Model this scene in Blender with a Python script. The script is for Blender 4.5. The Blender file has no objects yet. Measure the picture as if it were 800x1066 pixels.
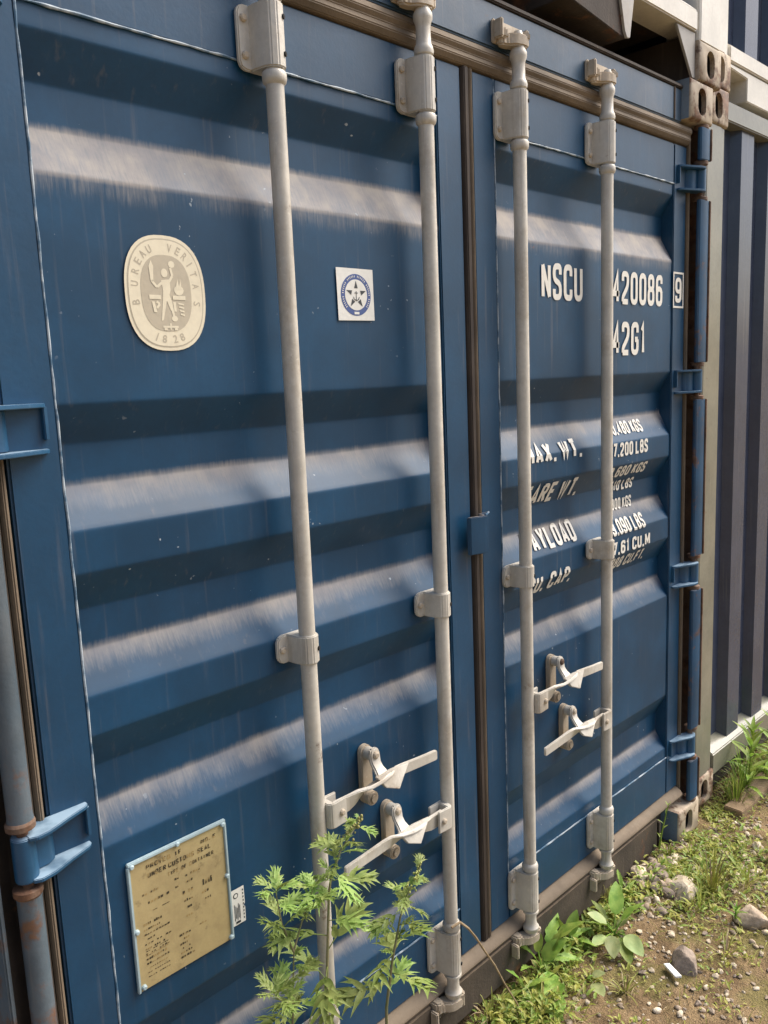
import bpy, bmesh, math, random
from mathutils import Vector, Matrix, noise
R = math.radians
rnd = random.Random(7)
scene = bpy.context.scene
COL = scene.collection

# ------------------------------------------------------------------ camera
def cam_matrix(C, yaw, pitch, roll):
    f = Vector((math.sin(yaw)*math.cos(pitch), math.cos(yaw)*math.cos(pitch), -math.sin(pitch)))
    r = Vector((math.cos(yaw), -math.sin(yaw), 0)); d = f.cross(r)
    c, s = math.cos(roll), math.sin(roll)
    X = c*r + s*d; D = -s*r + c*d
    m = Matrix((X, -D, -f)).transposed().to_4x4(); m.translation = Vector(C); return m
cam = bpy.data.cameras.new('camera'); camo = bpy.data.objects.new('camera', cam); COL.objects.link(camo)
camo.matrix_world = cam_matrix((-0.38035, -1.25739, 1.70859), R(44.5253), R(9.212), R(2.415))
cam.sensor_fit = 'VERTICAL'; cam.sensor_height = 24; cam.lens = 24*864.09/1066
cam.clip_start = .02; cam.clip_end = 500
scene.camera = camo

# ------------------------------------------------------------------ sky, sun, exposure
SUN_DIR = Vector((0.75, -0.32, 1.0)).normalized()          # towards the sun
world = bpy.data.worlds.new('World'); scene.world = world; world.use_nodes = True
wn = world.node_tree; bg = wn.nodes['Background']
sky = wn.nodes.new('ShaderNodeTexSky'); sky.sky_type = 'NISHITA'; sky.sun_disc = False
sky.sun_elevation = math.asin(SUN_DIR.z); sky.sun_rotation = math.atan2(SUN_DIR.x, SUN_DIR.y)
sky.dust_density = 4.0; sky.air_density = 1.0; sky.ozone_density = 1.0
wn.links.new(sky.outputs[0], bg.inputs[0]); bg.inputs[1].default_value = .052
sl = bpy.data.lights.new('sun', 'SUN'); sl.energy = 1.5; sl.angle = R(46); sl.color = (1, .95, .88)
so = bpy.data.objects.new('sun', sl); COL.objects.link(so)
so.rotation_euler = SUN_DIR.to_track_quat('Z', 'Y').to_euler()
vs = scene.view_settings; vs.view_transform = 'Standard'; vs.look = 'None'; vs.exposure = 1.9; vs.gamma = 1

# ------------------------------------------------------------------ materials
class N:
    def __init__(s, name):
        s.m = bpy.data.materials.new(name); s.m.use_nodes = True
        s.t = s.m.node_tree; s.b = s.t.nodes['Principled BSDF']; s.pos = s.t.nodes.new('ShaderNodeNewGeometry').outputs['Position']
    def new(s, t): return s.t.nodes.new(t)
    def lk(s, a, b): s.t.links.new(a, b)
    def noise(s, scale, detail=4, rough=.55, stretch=None):
        v = s.pos
        if stretch:
            mp = s.new('ShaderNodeMapping'); s.lk(v, mp.inputs[0]); mp.inputs['Scale'].default_value = stretch; v = mp.outputs[0]
        n = s.new('ShaderNodeTexNoise'); s.lk(v, n.inputs['Vector'])
        n.inputs['Scale'].default_value = scale; n.inputs['Detail'].default_value = detail; n.inputs['Roughness'].default_value = rough
        return n.outputs['Fac']
    def ramp(s, v, a, b, lo=0., hi=1.):
        n = s.new('ShaderNodeMapRange'); n.interpolation_type = 'SMOOTHSTEP'; s.lk(v, n.inputs['Value'])
        n.inputs['From Min'].default_value = a; n.inputs['From Max'].default_value = b
        n.inputs['To Min'].default_value = lo; n.inputs['To Max'].default_value = hi; return n.outputs[0]
    def math(s, op, a, b=None, clamp=False):
        n = s.new('ShaderNodeMath'); n.operation = op; n.use_clamp = clamp
        for i, x in enumerate((a, b)):
            if x is None: continue
            if isinstance(x, (int, float)): n.inputs[i].default_value = x
            else: s.lk(x, n.inputs[i])
        return n.outputs[0]
    def mix(s, f, a, b):
        n = s.new('ShaderNodeMix'); n.data_type = 'RGBA'
        if isinstance(f, (int, float)): n.inputs[0].default_value = f
        else: s.lk(f, n.inputs[0])
        for i, x in ((6, a), (7, b)):
            if isinstance(x, tuple): n.inputs[i].default_value = (*x, 1)
            else: s.lk(x, n.inputs[i])
        return n.outputs[2]
    def attr(s, name):
        n = s.new('ShaderNodeAttribute'); n.attribute_name = name; return n.outputs['Fac']
    def upness(s):
        g = s.new('ShaderNodeNewGeometry'); x = s.new('ShaderNodeSeparateXYZ'); s.lk(g.outputs['Normal'], x.inputs[0]); return x.outputs[2]
    def bump(s, h, strength=.2, dist=.002):
        n = s.new('ShaderNodeBump'); n.inputs['Strength'].default_value = strength; n.inputs['Distance'].default_value = dist
        s.lk(h, n.inputs['Height']); s.lk(n.outputs[0], s.b.inputs['Normal'])
    def col(s, c): 
        if isinstance(c, tuple): s.b.inputs['Base Color'].default_value = (*c, 1)
        else: s.lk(c, s.b.inputs['Base Color'])
    def rough(s, r):
        if isinstance(r, (int, float)): s.b.inputs['Roughness'].default_value = r
        else: s.lk(r, s.b.inputs['Roughness'])

RUST = (.16, .065, .028)
DUST = (.40, .315, .235)
def paint(name, col, rough=.45, var=.25, rust=.0, dust=.0, metallic=0., bump=.15, panel=False, rust_scale=9, dust_tint=DUST, updust_tint=0.):
    n = N(name)
    dark = tuple(c*(1-var) for c in col); lite = tuple(min(1, c*(1+var)) for c in col)
    c = n.mix(n.ramp(n.noise(5, 5), .3, .7), dark, lite)
    fine = n.noise(90, 3)
    c = n.mix(n.math('MULTIPLY', n.ramp(fine, .35, .75), .25), c, tuple(x*.7 for x in col))
    # thin run-off streaks
    st = n.noise(1.0, 4, .6, (70, 70, 3.0))
    c = n.mix(n.ramp(st, .56, .80, 0, .12 + .3*dust), c, dust_tint)
    rg = rough
    if dust:
        d = n.ramp(n.noise(3.2, 6, .65), .45 - .25*dust, .95 - .35*dust, 0, min(.9, dust))
        c = n.mix(d, c, dust_tint)
    if metallic:
        g1 = n.ramp(n.noise(7, 7, .7), .48, .72, 0, .75); g2 = n.ramp(n.noise(1., 5, .65, (60, 60, 5)), .52, .74, 0, .55); g3 = n.ramp(n.noise(130, 3, .6), .6, .72, 0, .4)
        c = n.mix(g1, c, (.36, .30, .225)); c = n.mix(g2, c, (.30, .245, .18)); c = n.mix(g3, c, (.70, .65, .56))
        rg = n.ramp(n.noise(35, 4), .3, .7, rough-.08, rough+.25)
    if updust_tint:
        u = n.math('MULTIPLY', n.ramp(n.upness(), .3, .9), n.ramp(n.noise(25, 5), .25, .6, .3*updust_tint, updust_tint))
        c = n.mix(u, c, dust_tint)
    if panel:
        at = n.attr('dust')
        s1 = n.noise(1.0, 5, .65, (260, 40, 22)); s2 = n.noise(1.0, 5, .65, (8, 8, 6))
        m = n.math('ADD', at, n.math('MULTIPLY', n.math('SUBTRACT', s1, .5), .8))
        m = n.math('ADD', m, n.math('MULTIPLY', n.math('SUBTRACT', s2, .5), .8))
        m = n.math('MULTIPLY', n.ramp(m, .0, 1.15), n.ramp(at, .0, .25))
        dc = n.mix(n.ramp(n.noise(14, 5), .35, .65), (.31, .285, .275), (.45, .395, .34))
        px = n.new('ShaderNodeSeparateXYZ'); n.lk(n.pos, px.inputs[0])
        hv = n.math('MULTIPLY', n.ramp(px.outputs[2], 1.7, 2.0, .74, .95), n.ramp(s2, .3, .7, .75, 1.))     # the top rib carries the thickest dust
        m = n.math('MULTIPLY', m, hv); c = n.mix(m, c, dc)
        rg = n.ramp(m, 0, 1, rough, .85)
        # chips and pale specks
        sp = n.noise(75, 2, .4); sp2 = n.noise(4, 3)
        c = n.mix(n.math('MULTIPLY', n.ramp(sp, .74, .78), n.ramp(sp2, .48, .60)), c, (.38, .42, .46))
        rr = n.math('MULTIPLY', n.ramp(n.noise(11, 5, .6), .70, .76), n.ramp(at, .1, .3))
        c = n.mix(n.math('MULTIPLY', rr, .8), c, (.24, .10, .04))
    if rust:
        r = n.ramp(n.noise(rust_scale, 8, .68), .68 - .38*rust, .76 - .34*rust)
        rc = n.mix(n.ramp(n.noise(40, 5), .3, .7), (.07, .032, .018), (.175, .078, .035))
        c = n.mix(n.math('MULTIPLY', r, .92), c, rc)
    if panel: n.b.inputs['Specular IOR Level'].default_value = .42
    n.col(c); n.rough(rg); n.b.inputs['Metallic'].default_value = metallic
    n.bump(n.math('ADD', n.noise(160, 4), n.math('MULTIPLY', n.noise(14, 3), 2.)), bump, .0012)
    return n.m

BLUE = (.0058, .050, .112)
M = {}
M['panel'] = paint('door_panel_paint', BLUE, .40, .2, panel=True, dust=.02, bump=.06)
M['blue'] = paint('blue_paint', BLUE, .40, .16, dust=.05, updust_tint=.5)
M['blue_dusty_skylit'] = paint('blue_paint_dusty_skylit', (.030, .072, .125), .36, .18, dust=.25, rust=.05, updust_tint=.6)  # header blue paled: sky reflection put into the colour, plus dust
M['blue_worn'] = paint('blue_paint_worn', (.010, .060, .13), .42, .25, rust=.36, dust=.05, updust_tint=.3)
M['hinge_blue'] = paint('hinge_paint', (.014, .075, .155), .4, .2, dust=.05, updust_tint=.85, dust_tint=(.34, .46, .56))  # upward faces mixed towards pale blue
M['post_grey'] = paint('weathered_post_paint', (.085, .115, .14), .5, .3, rust=.46, dust=.2, rust_scale=5, bump=.5)
M['galv'] = paint('dusty_galvanised_steel', (.56, .525, .46), .38, .16, dust=.25, metallic=.1, bump=.25, dust_tint=(.50, .45, .37), rust=.13)
M['galv_dark'] = paint('stained_galvanised_steel', (.50, .42, .32), .55, .25, dust=.3, rust=.14, metallic=.1, bump=.4)
M['rubber'] = paint('dusty_rubber_gasket', (.10, .075, .055), .8, .3, dust=.45, dust_tint=(.30, .23, .16), bump=.3)
M['rubber_dark'] = paint('dark_rubber_gasket', (.035, .024, .018), .75, .3, dust=.12, bump=.3)
M['rubber_tan'] = paint('dirt_caked_gasket', (.15, .112, .075), .8, .3, dust=.35, dust_tint=(.31, .245, .175), bump=.5, updust_tint=.25)
M['sill'] = paint('mud_caked_sill', (.060, .045, .032), .85, .4, dust=.30, dust_tint=(.22, .165, .11), rust=.2, bump=.9, updust_tint=.6)
M['cast'] = paint('dirty_corner_casting', (.38, .31, .225), .7, .35, dust=.4, rust=.52, bump=.5, updust_tint=.5)
M['cast_blue'] = paint('blue_corner_casting', (.10, .16, .22), .6, .25, dust=.4, rust=.1, bump=.5, updust_tint=.8)
M['rusty'] = paint('rusty_steel', (.17, .105, .07), .8, .4, rust=.5, bump=.8)
def weldmat():
    n = N('chipped_weld_bead')
    n.col(n.mix(n.ramp(n.noise(22, 5, .6), .38, .62), (.05, .12, .20), (.44, .50, .54))); n.rough(.5); return n.m
M['weld'] = weldmat()
M['olive'] = paint('faded_cream_paint', (.20, .195, .155), .26, .15, rust=.06, dust=.3, dust_tint=(.45, .39, .27))
M['slate'] = paint('slate_wall_paint', (.046, .058, .095), .20, .12, dust=.10, dust_tint=(.3, .29, .27))
M['cream'] = paint('cream_rail_paint', (.72, .69, .62), .45, .12, rust=.09, dust=.25)
M['under'] = paint('grimy_underside', (.055, .042, .034), .85, .35, rust=.3, bump=.6)
M['greyface'] = paint('grey_primer', (.36, .35, .33), .6, .2, rust=.1, dust=.3)
M['white'] = paint('stencil_white', (.74, .71, .64), .55, .07, dust=.12)
M['decal_cream'] = paint('decal_cream', (.80, .72, .54), .5, .05)
M['decal_white'] = paint('decal_white', (.74, .73, .68), .45, .05)
M['decal_tan'] = paint('decal_tan', (.52, .455, .34), .5, .06)
M['decal_blue'] = paint('decal_blue', (.06, .10, .27), .5, .1)
M['decal_black'] = paint('decal_black', (.04, .045, .05), .5, .1)
M['black'] = paint('painted_hole_shade', (.006, .006, .006), .9, .1)  # near-black that paints in the shade inside holes
M['rim'] = paint('pale_painted_rim', (.36, .47, .50), .5, .2, dust=.15)
def brass():
    n = N('tarnished_plate')
    c = n.mix(n.ramp(n.noise(9, 6, .65), .35, .7), (.50, .395, .20), (.37, .285, .145))
    c = n.mix(n.ramp(n.noise(24, 6, .7), .56, .72, 0, .75), c, (.15, .11, .06))
    n.col(c); n.rough(.5); n.b.inputs['Metallic'].default_value = .25; n.bump(n.noise(120, 3), .15); return n.m
def ink():
    n = N('worn_ink')
    c = n.mix(n.ramp(n.noise(60, 4, .6), .46, .58), (.045, .035, .02), (.36, .25, .10)); n.col(c); n.rough(.6); return n.m
def leafmat(name, a, b, trans=.25):
    n = N(name); oi = n.new('ShaderNodeObjectInfo')
    c = n.mix(n.ramp(n.noise(30, 3), .3, .7), a, b)
    hv = n.new('ShaderNodeHueSaturation'); n.lk(c, hv.inputs['Color']); n.lk(n.ramp(oi.outputs['Random'], 0, 1, .75, 1.3), hv.inputs['Value'])
    n.lk(n.ramp(oi.outputs['Random'], 0, 1, .485, .515), hv.inputs['Hue'])
    n.col(hv.outputs[0]); n.rough(.55)
    tr = n.new('ShaderNodeBsdfTranslucent'); n.lk(hv.outputs[0], tr.inputs[0]); ms = n.new('ShaderNodeMixShader'); ms.inputs[0].default_value = trans
    n.lk(n.b.outputs[0], ms.inputs[1]); n.lk(tr.outputs[0], ms.inputs[2]); n.lk(ms.outputs[0], n.t.nodes['Material Output'].inputs[0])
    n.bump(n.noise(120, 3), .3, .002); return n.m
def soil():
    n = N('damp_soil')
    c = n.mix(n.ramp(n.noise(9, 8, .6), .35, .68), (.16, .10, .046), (.33, .225, .115))
    c = n.mix(n.ramp(n.noise(5.5, 7, .65), .46, .62, 0, .75), c, (.17, .15, .04))
    c = n.mix(n.ramp(n.noise(60, 4, .7), .58, .72, 0, .6), c, (.36, .28, .19))
    c = n.mix(n.ramp(n.noise(110, 3, .6), .58, .68, 0, .6), c, (.05, .035, .02))
    n.col(c); n.rough(.95); n.bump(n.math('ADD', n.noise(45, 8, .7), n.noise(160, 4)), .9, .012); return n.m
def stone(name, a, b):
    n = N(name); oi = n.new('ShaderNodeObjectInfo')
    c = n.mix(n.ramp(n.noise(28, 7, .65), .35, .68), a, b)
    c = n.mix(n.ramp(n.noise(70, 4), .58, .7, 0, .6), c, (.12, .085, .05))
    hv = n.new('ShaderNodeHueSaturation'); n.lk(c, hv.inputs['Color']); n.lk(n.ramp(oi.outputs['Random'], 0, 1, .85, 1.2), hv.inputs['Value'])
    n.col(hv.outputs[0]); n.rough(.9); n.bump(n.noise(90, 6, .7), .6, .004); return n.m
M['brass'] = brass(); M['ink'] = ink(); M['soil'] = soil()
M['mugleaf'] = leafmat('mugwort_leaf', (.23, .34, .08), (.40, .49, .15), .35)
M['mugbud'] = leafmat('mugwort_bud', (.38, .40, .12), (.50, .47, .16))
M['mugstem'] = leafmat('mugwort_stem', (.20, .22, .09), (.30, .26, .14), .05)
M['broad'] = leafmat('broad_leaf', (.15, .26, .035), (.30, .40, .075), .3)
M['broad_pale'] = leafmat('pale_broad_leaf', (.30, .38, .15), (.40, .45, .19))
M['lush'] = leafmat('lush_leaf', (.17, .29, .035), (.34, .44, .075), .35)
M['grass'] = leafmat('grass_blade', (.27, .33, .05), (.45, .45, .12), .3)
M['dry'] = leafmat('dry_stem', (.30, .22, .11), (.44, .35, .20), .05)
M['cover'] = leafmat('tiny_leaf', (.28, .33, .045), (.48, .47, .11), .35)
M['stone_tan'] = stone('tan_stone', (.52, .43, .31), (.70, .60, .46))
M['stone_grey'] = stone('grey_brown_stone', (.21, .165, .13), (.33, .26, .205))
M['stone_mid'] = stone('mixed_stone', (.29, .22, .155), (.45, .36, .27))
M['chip'] = stone('white_chip', (.72, .72, .70), (.82, .82, .8))
M['wood'] = paint('grey_weathered_wood', (.25, .17, .095), .85, .35, dust=.3, bump=.8)

# ------------------------------------------------------------------ mesh helpers
ORG = {}
class MB:
    def __init__(s): s.v = []; s.f = []; s.mi = []; s.cur = 0
    def add(s, vs, fs):
        o = len(s.v); s.v += [Vector(p) for p in vs]; s.f += [tuple(i+o for i in f) for f in fs]; s.mi += [s.cur]*len(fs); return s
    def box(s, x0, x1, y0, y1, z0, z1):
        return s.add([(x, y, z) for z in (z0, z1) for y in (y0, y1) for x in (x0, x1)],
                     [(0, 2, 3, 1), (4, 5, 7, 6), (0, 1, 5, 4), (2, 6, 7, 3), (0, 4, 6, 2), (1, 3, 7, 5)])
    def prism(s, pts, fn, a, b):
        """pts 2-D, fn(p,q,t)->3-D, extruded from t=a to t=b"""
        n = len(pts); vs = [fn(p, q, a) for p, q in pts] + [fn(p, q, b) for p, q in pts]
        fs = [tuple(range(n)), tuple(range(2*n-1, n-1, -1))] + [(i, n+i, n+(i+1) % n, (i+1) % n) for i in range(n)]
        return s.add(vs, fs)
    def prz(s, pts, z0, z1): return s.prism(pts, lambda x, y, t: (x, y, t), z0, z1)
    def pry(s, pts, y0, y1): return s.prism(pts, lambda x, z, t: (x, t, z), y0, y1)
    def prx(s, pts, x0, x1): return s.prism(pts, lambda y, z, t: (t, y, z), x0, x1)
    def tube(s, path, rad, n=10, caps=True):
        path = [Vector(p) for p in path]; k = len(path)
        if isinstance(rad, (int, float)): rad = [rad]*k
        vs = []; fs = []
        up = None
        for i in range(k):
            t = (path[min(i+1, k-1)] - path[max(i-1, 0)]).normalized()
            if up is None: up = Vector((0, 0, 1)) if abs(t.z) < .9 else Vector((1, 0, 0))
            a = t.cross(up).normalized(); b = t.cross(a).normalized(); up = b.cross(t).normalized() if False else up
            for j in range(n):
                th = 2*math.pi*j/n; vs.append(path[i] + rad[i]*(math.cos(th)*a + math.sin(th)*b))
        for i in range(k-1):
            for j in range(n): fs.append((i*n+j, i*n+(j+1) % n, (i+1)*n+(j+1) % n, (i+1)*n+j))
        if caps: fs += [tuple(range(n-1, -1, -1)), tuple(range((k-1)*n, k*n))]
        return s.add(vs, fs)
    def lathe(s, prof, cx, cy, n=20):
        return s.tube([(cx, cy, z) for r, z in prof], [r for r, z in prof], n)
    def ycyl(s, x, z, y0, y1, r, n=14, dome=0.):
        return s.tube([(x, y0, z), (x, y1, z)] + ([(x, y1+dome, z)] if dome else []), [r, r] + ([r*.6] if dome else []), n)
    def disc(s, x, y, z, rx, rz, n=32, p=2.0):
        vs = []
        for j in range(n):
            th = 2*math.pi*j/n; c, q = math.cos(th), math.sin(th)
            vs.append((x + rx*math.copysign(abs(c)**(2/p), c), y, z + rz*math.copysign(abs(q)**(2/p), q)))
        return s.add(vs, [tuple(range(n))])
    def poly(s, pts, y):
        s.k = getattr(s, 'k', 0)+1; y -= .00002*(s.k % 12); return s.add([(x, y, z) for x, z in pts], [tuple(range(len(pts)))])
    def loft(s, secs):
        n = len(secs[0]); vs = [p for q in secs for p in q]; fs = []
        for i in range(len(secs)-1):
            for j in range(n): fs.append((i*n+j, i*n+(j+1) % n, (i+1)*n+(j+1) % n, (i+1)*n+j))
        fs += [tuple(range(n-1, -1, -1)), tuple(range((len(secs)-1)*n, len(secs)*n))]
        return s.add(vs, fs)
    def build(s, name, mats, parent=None, bevel=0., smooth=35, seg=2, fixn=True):
        me = bpy.data.meshes.new(name)
        xs = [p.x for p in s.v]; ys = [p.y for p in s.v]; zs = [p.z for p in s.v]
        org = Vector(((min(xs)+max(xs))/2, (min(ys)+max(ys))/2, min(zs) if parent is None else (min(zs)+max(zs))/2))
        me.from_pydata([p-org for p in s.v], [], s.f)
        me.polygons.foreach_set('material_index', s.mi)
        bm = bmesh.new(); bm.from_mesh(me)
        if fixn: bmesh.ops.recalc_face_normals(bm, faces=bm.faces)
        if bevel:
            es = [e for e in bm.edges if len(e.link_faces) == 2 and e.calc_face_angle(0) > R(25)]
            bmesh.ops.bevel(bm, geom=es, offset=bevel, segments=seg, affect='EDGES', clamp_overlap=True)
        bm.to_mesh(me); bm.free()
        if smooth is not None:
            me.polygons.foreach_set('use_smooth', [True]*len(me.polygons)); me.set_sharp_from_angle(angle=R(smooth))
        for m in (mats if isinstance(mats, list) else [mats]): me.materials.append(M[m])
        return link(name, me, org, parent)
def link(name, data, org, parent=None):
    o = bpy.data.objects.new(name, data); COL.objects.link(o)
    org = Vector(org); ORG[o.name] = org
    if parent is not None: o.parent = parent; o.location = org - ORG[parent.name]
    else: o.location = org
    return o
def dup(o, delta, parent):
    c = o.copy(); COL.objects.link(c); ORG[c.name] = ORG[o.name] + Vector(delta); c.parent = parent
    c.location = ORG[c.name] - (ORG[parent.name] if parent else Vector()); return c
def thing(name, org, label, cat, group=None):
    return tag(link(name, None, org), label, cat, group)
def tag(o, label, cat, group=None):
    o['label'] = label; o['category'] = cat
    if group: o['group'] = group
    return o
def B(*a): return MB().box(*a)

# ------------------------------------------------------------------ corner casting with its oval hole
def casting(parent, x0, y0, z0, mats, w=.162, d=.178, h=.118, name='corner_casting', hole_dx=0):
    bm = bmesh.new(); b = .006; x1, z1 = x0+w, z0+h; cx, cz = (x0+x1)/2+hole_dx, (z0+z1)/2
    outer = [bm.verts.new((x, y0, z)) for x, z in ((x0+b, z0+b), (x1-b, z0+b), (x1-b, z1-b), (x0+b, z1-b))]
    inner = []
    for j in range(24):
        th = 2*math.pi*j/24; c, q = math.cos(th), math.sin(th)
        inner.append(bm.verts.new((cx + .029*c, y0, cz + .0125*math.copysign(1, q)*(abs(q) > .01) + .029*q)))
    es = [bm.edges.new((l[i], l[(i+1) % len(l)])) for l in (outer, inner) for i in range(len(l))]
    bmesh.ops.triangle_fill(bm, use_beauty=True, use_dissolve=False, edges=es)
    deep = [bm.verts.new((v.co.x, y0+.016, v.co.z)) for v in inner]; far = [bm.verts.new((cx+(v.co.x-cx)*1.25, y0+.08, cz+(v.co.z-cz)*1.1)) for v in inner]
    for i in range(24):
        j = (i+1) % 24
        bm.faces.new((inner[i], deep[i], deep[j], inner[j])); f = bm.faces.new((deep[i], far[i], far[j], deep[j])); f.material_index = 1  # inner walls near-black: the hollow's shade put into the colour
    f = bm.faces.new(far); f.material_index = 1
    ring = [bm.verts.new((x, y0+b, z)) for x, z in ((x0, z0), (x1, z0), (x1, z1), (x0, z1))]
    back = [bm.verts.new((x, y0+d, z)) for x, z in ((x0, z0), (x1, z0), (x1, z1), (x0, z1))]
    for i in range(4):
        j = (i+1) % 4
        bm.faces.new((outer[i], outer[j], ring[j], ring[i])); f = bm.faces.new((ring[i], ring[j], back[j], back[i]))
        if len(mats) > 2 and i == 3: f.material_index = 2
    bm.faces.new(back); bmesh.ops.recalc_face_normals(bm, faces=bm.faces)
    org = Vector((cx, y0+d/2, z0))
    bmesh.ops.translate(bm, vec=-org, verts=bm.verts)
    me = bpy.data.meshes.new(name); bm.to_mesh(me); bm.free()
    for m in mats: me.materials.append(M[m])
    me.polygons.foreach_set('use_smooth', [True]*len(me.polygons)); me.set_sharp_from_angle(angle=R(50))
    return link(name, me, org, parent)

# vertical corrugation along x (front wall) or along y (side wall)
def corr_pts(a, b, out, inn, first=None, flat=.11, slope=.018, gap=.104):
    pts = [(a, inn)]; t = first if first is not None else a+.05
    while t + flat + 2*slope < b:
        pts += [(t-slope, inn), (t, out), (t+flat, out), (t+flat+slope, inn)]; t += flat+2*slope+gap
    pts.append((b, inn)); return pts
def corr_wall(name, pts, z0, z1, mat, parent, axis='x'):
    m = MB(); n = len(pts); f = (lambda a, o, z: (a, o, z)) if axis == 'x' else (lambda a, o, z: (o, a, z))
    zs = [z0 + (z1-z0)*i/6 for i in range(7)]
    m.add([f(a, o, z) for z in zs for a, o in pts], [(r*n+i, r*n+i+1, (r+1)*n+i+1, (r+1)*n+i) for r in range(6) for i in range(n-1)])
    o = m.build(name, mat, parent, fixn=False, smooth=20)
    return o

# ================================================================== THE GROUND
def ground_h(x, y):
    h = .012*noise.noise((x*1.7, y*1.7, 3)) + .010*noise.noise((x*5, y*5, 1)) + .005*noise.noise((x*14, y*14, 8)) + .0025*noise.noise((x*40, y*40, 8))
    h += .03*math.exp(-((x-2.02)/.16)**2 - ((y+.01)/.10)**2)      # gravel heap at the sill
    h += .02*math.exp(-((x-2.9)/.3)**2 - ((y+.02)/.14)**2)
    return h - .004
def axis(lo, hi, a, b, st):
    far = [.25, .7, 1.5, 3, 6, 12, 25, 60, 120]
    v = [a-d for d in reversed(far)]; n = int((b-a)/st); v += [a+(b-a)*i/n for i in range(n+1)] + [b+d for d in far]; return v
gx = axis(-60, 60, .2, 3.6, .02); gy = axis(-60, 60, -.9, .3, .02)
gm = MB(); nx = len(gx)
gm.add([(x, y, ground_h(x, y) if -1.2 < y < .6 and -.3 < x < 4 else (-.004 + .02*noise.noise((x*.5, y*.5, 1)))) for y in gy for x in gx],
       [(j*nx+i, j*nx+i+1, (j+1)*nx+i+1, (j+1)*nx+i) for j in range(len(gy)-1) for i in range(nx-1)])
g = gm.build('ground', 'soil', None, fixn=False, smooth=180); g['kind'] = 'structure'

# ================================================================== THE BLUE CONTAINER
W_, H_, L_ = 2.438, 2.591, 12.19
BC = thing('shipping_container', (1.219, 0, 0), 'dusty dark blue container with double doors, grey locking bars and white stencilled lettering', 'container')
YF, YO, YI = .041, .045, .083     # frame face, outer and inner panel planes
for cx, mats in ((0, ['cast_blue', 'black']), (W_-.162, ['cast', 'black', 'cast_blue'])):
    casting(BC, cx, 0, 0, mats); casting(BC, cx, 0, H_-.118, mats)
for cx in (0, W_-.162):
    for cz in (0, H_-.118):
        B(cx, cx+.162, L_-.178, L_, cz, cz+.118).build('corner_casting', 'cast', BC, .006)
# corner posts: outer flange, back web, rounded hinge column cut at the hinges
HZ = [2.300, 1.652, .985, .345]
for s, cmat in ((0, 'post_grey'), (1, 'blue_worn')):
    mx = (lambda x: x) if s == 0 else (lambda x: W_-x)
    def bb(a, b_, *r):
        a, b_ = sorted((mx(a), mx(b_))); return B(a, b_, *r)
    post = bb(.0, .009, .024, .16, .118, H_-.118).build('corner_post', 'post_grey' if s == 0 else 'rusty', BC, .003)
    bb(.009, .094, .088, .10, .118, H_-.118).build('post_web', 'under', post)
    segs = []; z = .118
    for hz in sorted(HZ): segs.append((z, hz-.050)); z = hz+.050
    segs.append((z, H_-.118))
    for a, b_ in segs:
        if s == 0:
            pr = [(.0195, a), (.0215, a+.004), (.021, a+.010), (.0195, a+.02)] + [(.0195, a+(b_-a)*k/6) for k in range(1, 6)] + [(.0195, b_-.02), (.021, b_-.010), (.0215, b_-.004), (.0195, b_)]
            MB().lathe(pr, mx(.048), .020, 18).build('hinge_column', cmat, post)
        else:
            q = [(mx(x), y) for x, y in ((.014, .020), (.014, .004), (.018, .0), (.028, -.001), (.068, .001), (.074, .005), (.0755, .011), (.072, .018), (.016, .020))]
            MB().prz(q, a+.012, b_-.012).build('hinge_column', cmat, post, .002)
            bb(.008, .016, -.004, .02, a+.012, b_-.012).build('weld_seam', 'rusty', post, .002)
        for e, sg in ((a, 1), (b_, -1)):
            MB().lathe([(.0185, e-sg*.0012), (.0228, e+sg*.001), (.0232, e+sg*.010), (.0205, e+sg*.014)], mx(.047 if s == 0 else .036), .019 if s == 0 else .022, 16).build('hinge_lug', 'rusty', post)
    for hz in HZ: MB().lathe([(.009, hz-.056), (.009, hz+.056)], mx(.048), .018, 12).build('hinge_pin', 'rusty', post)
# header, roof edge, sill
hd = B(.162, W_-.162, .030, .12, 2.462, 2.562).build('door_header', 'blue_dusty_skylit', BC, .004)
B(.162, W_-.162, .024, .13, 2.562, 2.574).build('header_lip', 'rubber_dark', hd, .003)
B(W_-.215, W_-.209, .026, .032, 2.465, 2.56).build('weld_seam', 'rubber', hd, .002)
sill = MB().box(.162, 2.155, .020, .15, .03, .150).build('door_sill', 'sill', BC, .006)
B(.162, W_-.162, .07, .16, .02, .17).build('sill_web', 'under', sill)
B(2.165, 2.180, .02, .07, .028, .13).build('sill_gusset', 'sill', sill, .003)
B(0.01, W_-.01, .18, L_-.18, 2.56, 2.58).build('roof', 'blue', BC, .004)
B(.02, W_-.02, .16, L_-.16, .13, .17).build('floor', 'under', BC)
for s in (0, 1):
    q = corr_pts(.17, L_-.17, .012 if s == 0 else W_-.012, .048 if s == 0 else W_-.048)
    corr_wall('side_wall', q, .17, 2.53, 'blue', BC, 'y')
    x0, x1 = ((.004, .064) if s == 0 else (W_-.064, W_-.004))
    B(x0, x1, .178, L_-.178, 2.52, 2.585).build('top_rail', 'blue', BC, .004)
    B(x0, x1, .178, L_-.178, .02, .17).build('bottom_rail', 'blue', BC, .004)
B(.05, W_-.05, L_-.1, L_-.06, .1, 2.55).build('front_wall', 'blue', BC)

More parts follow.
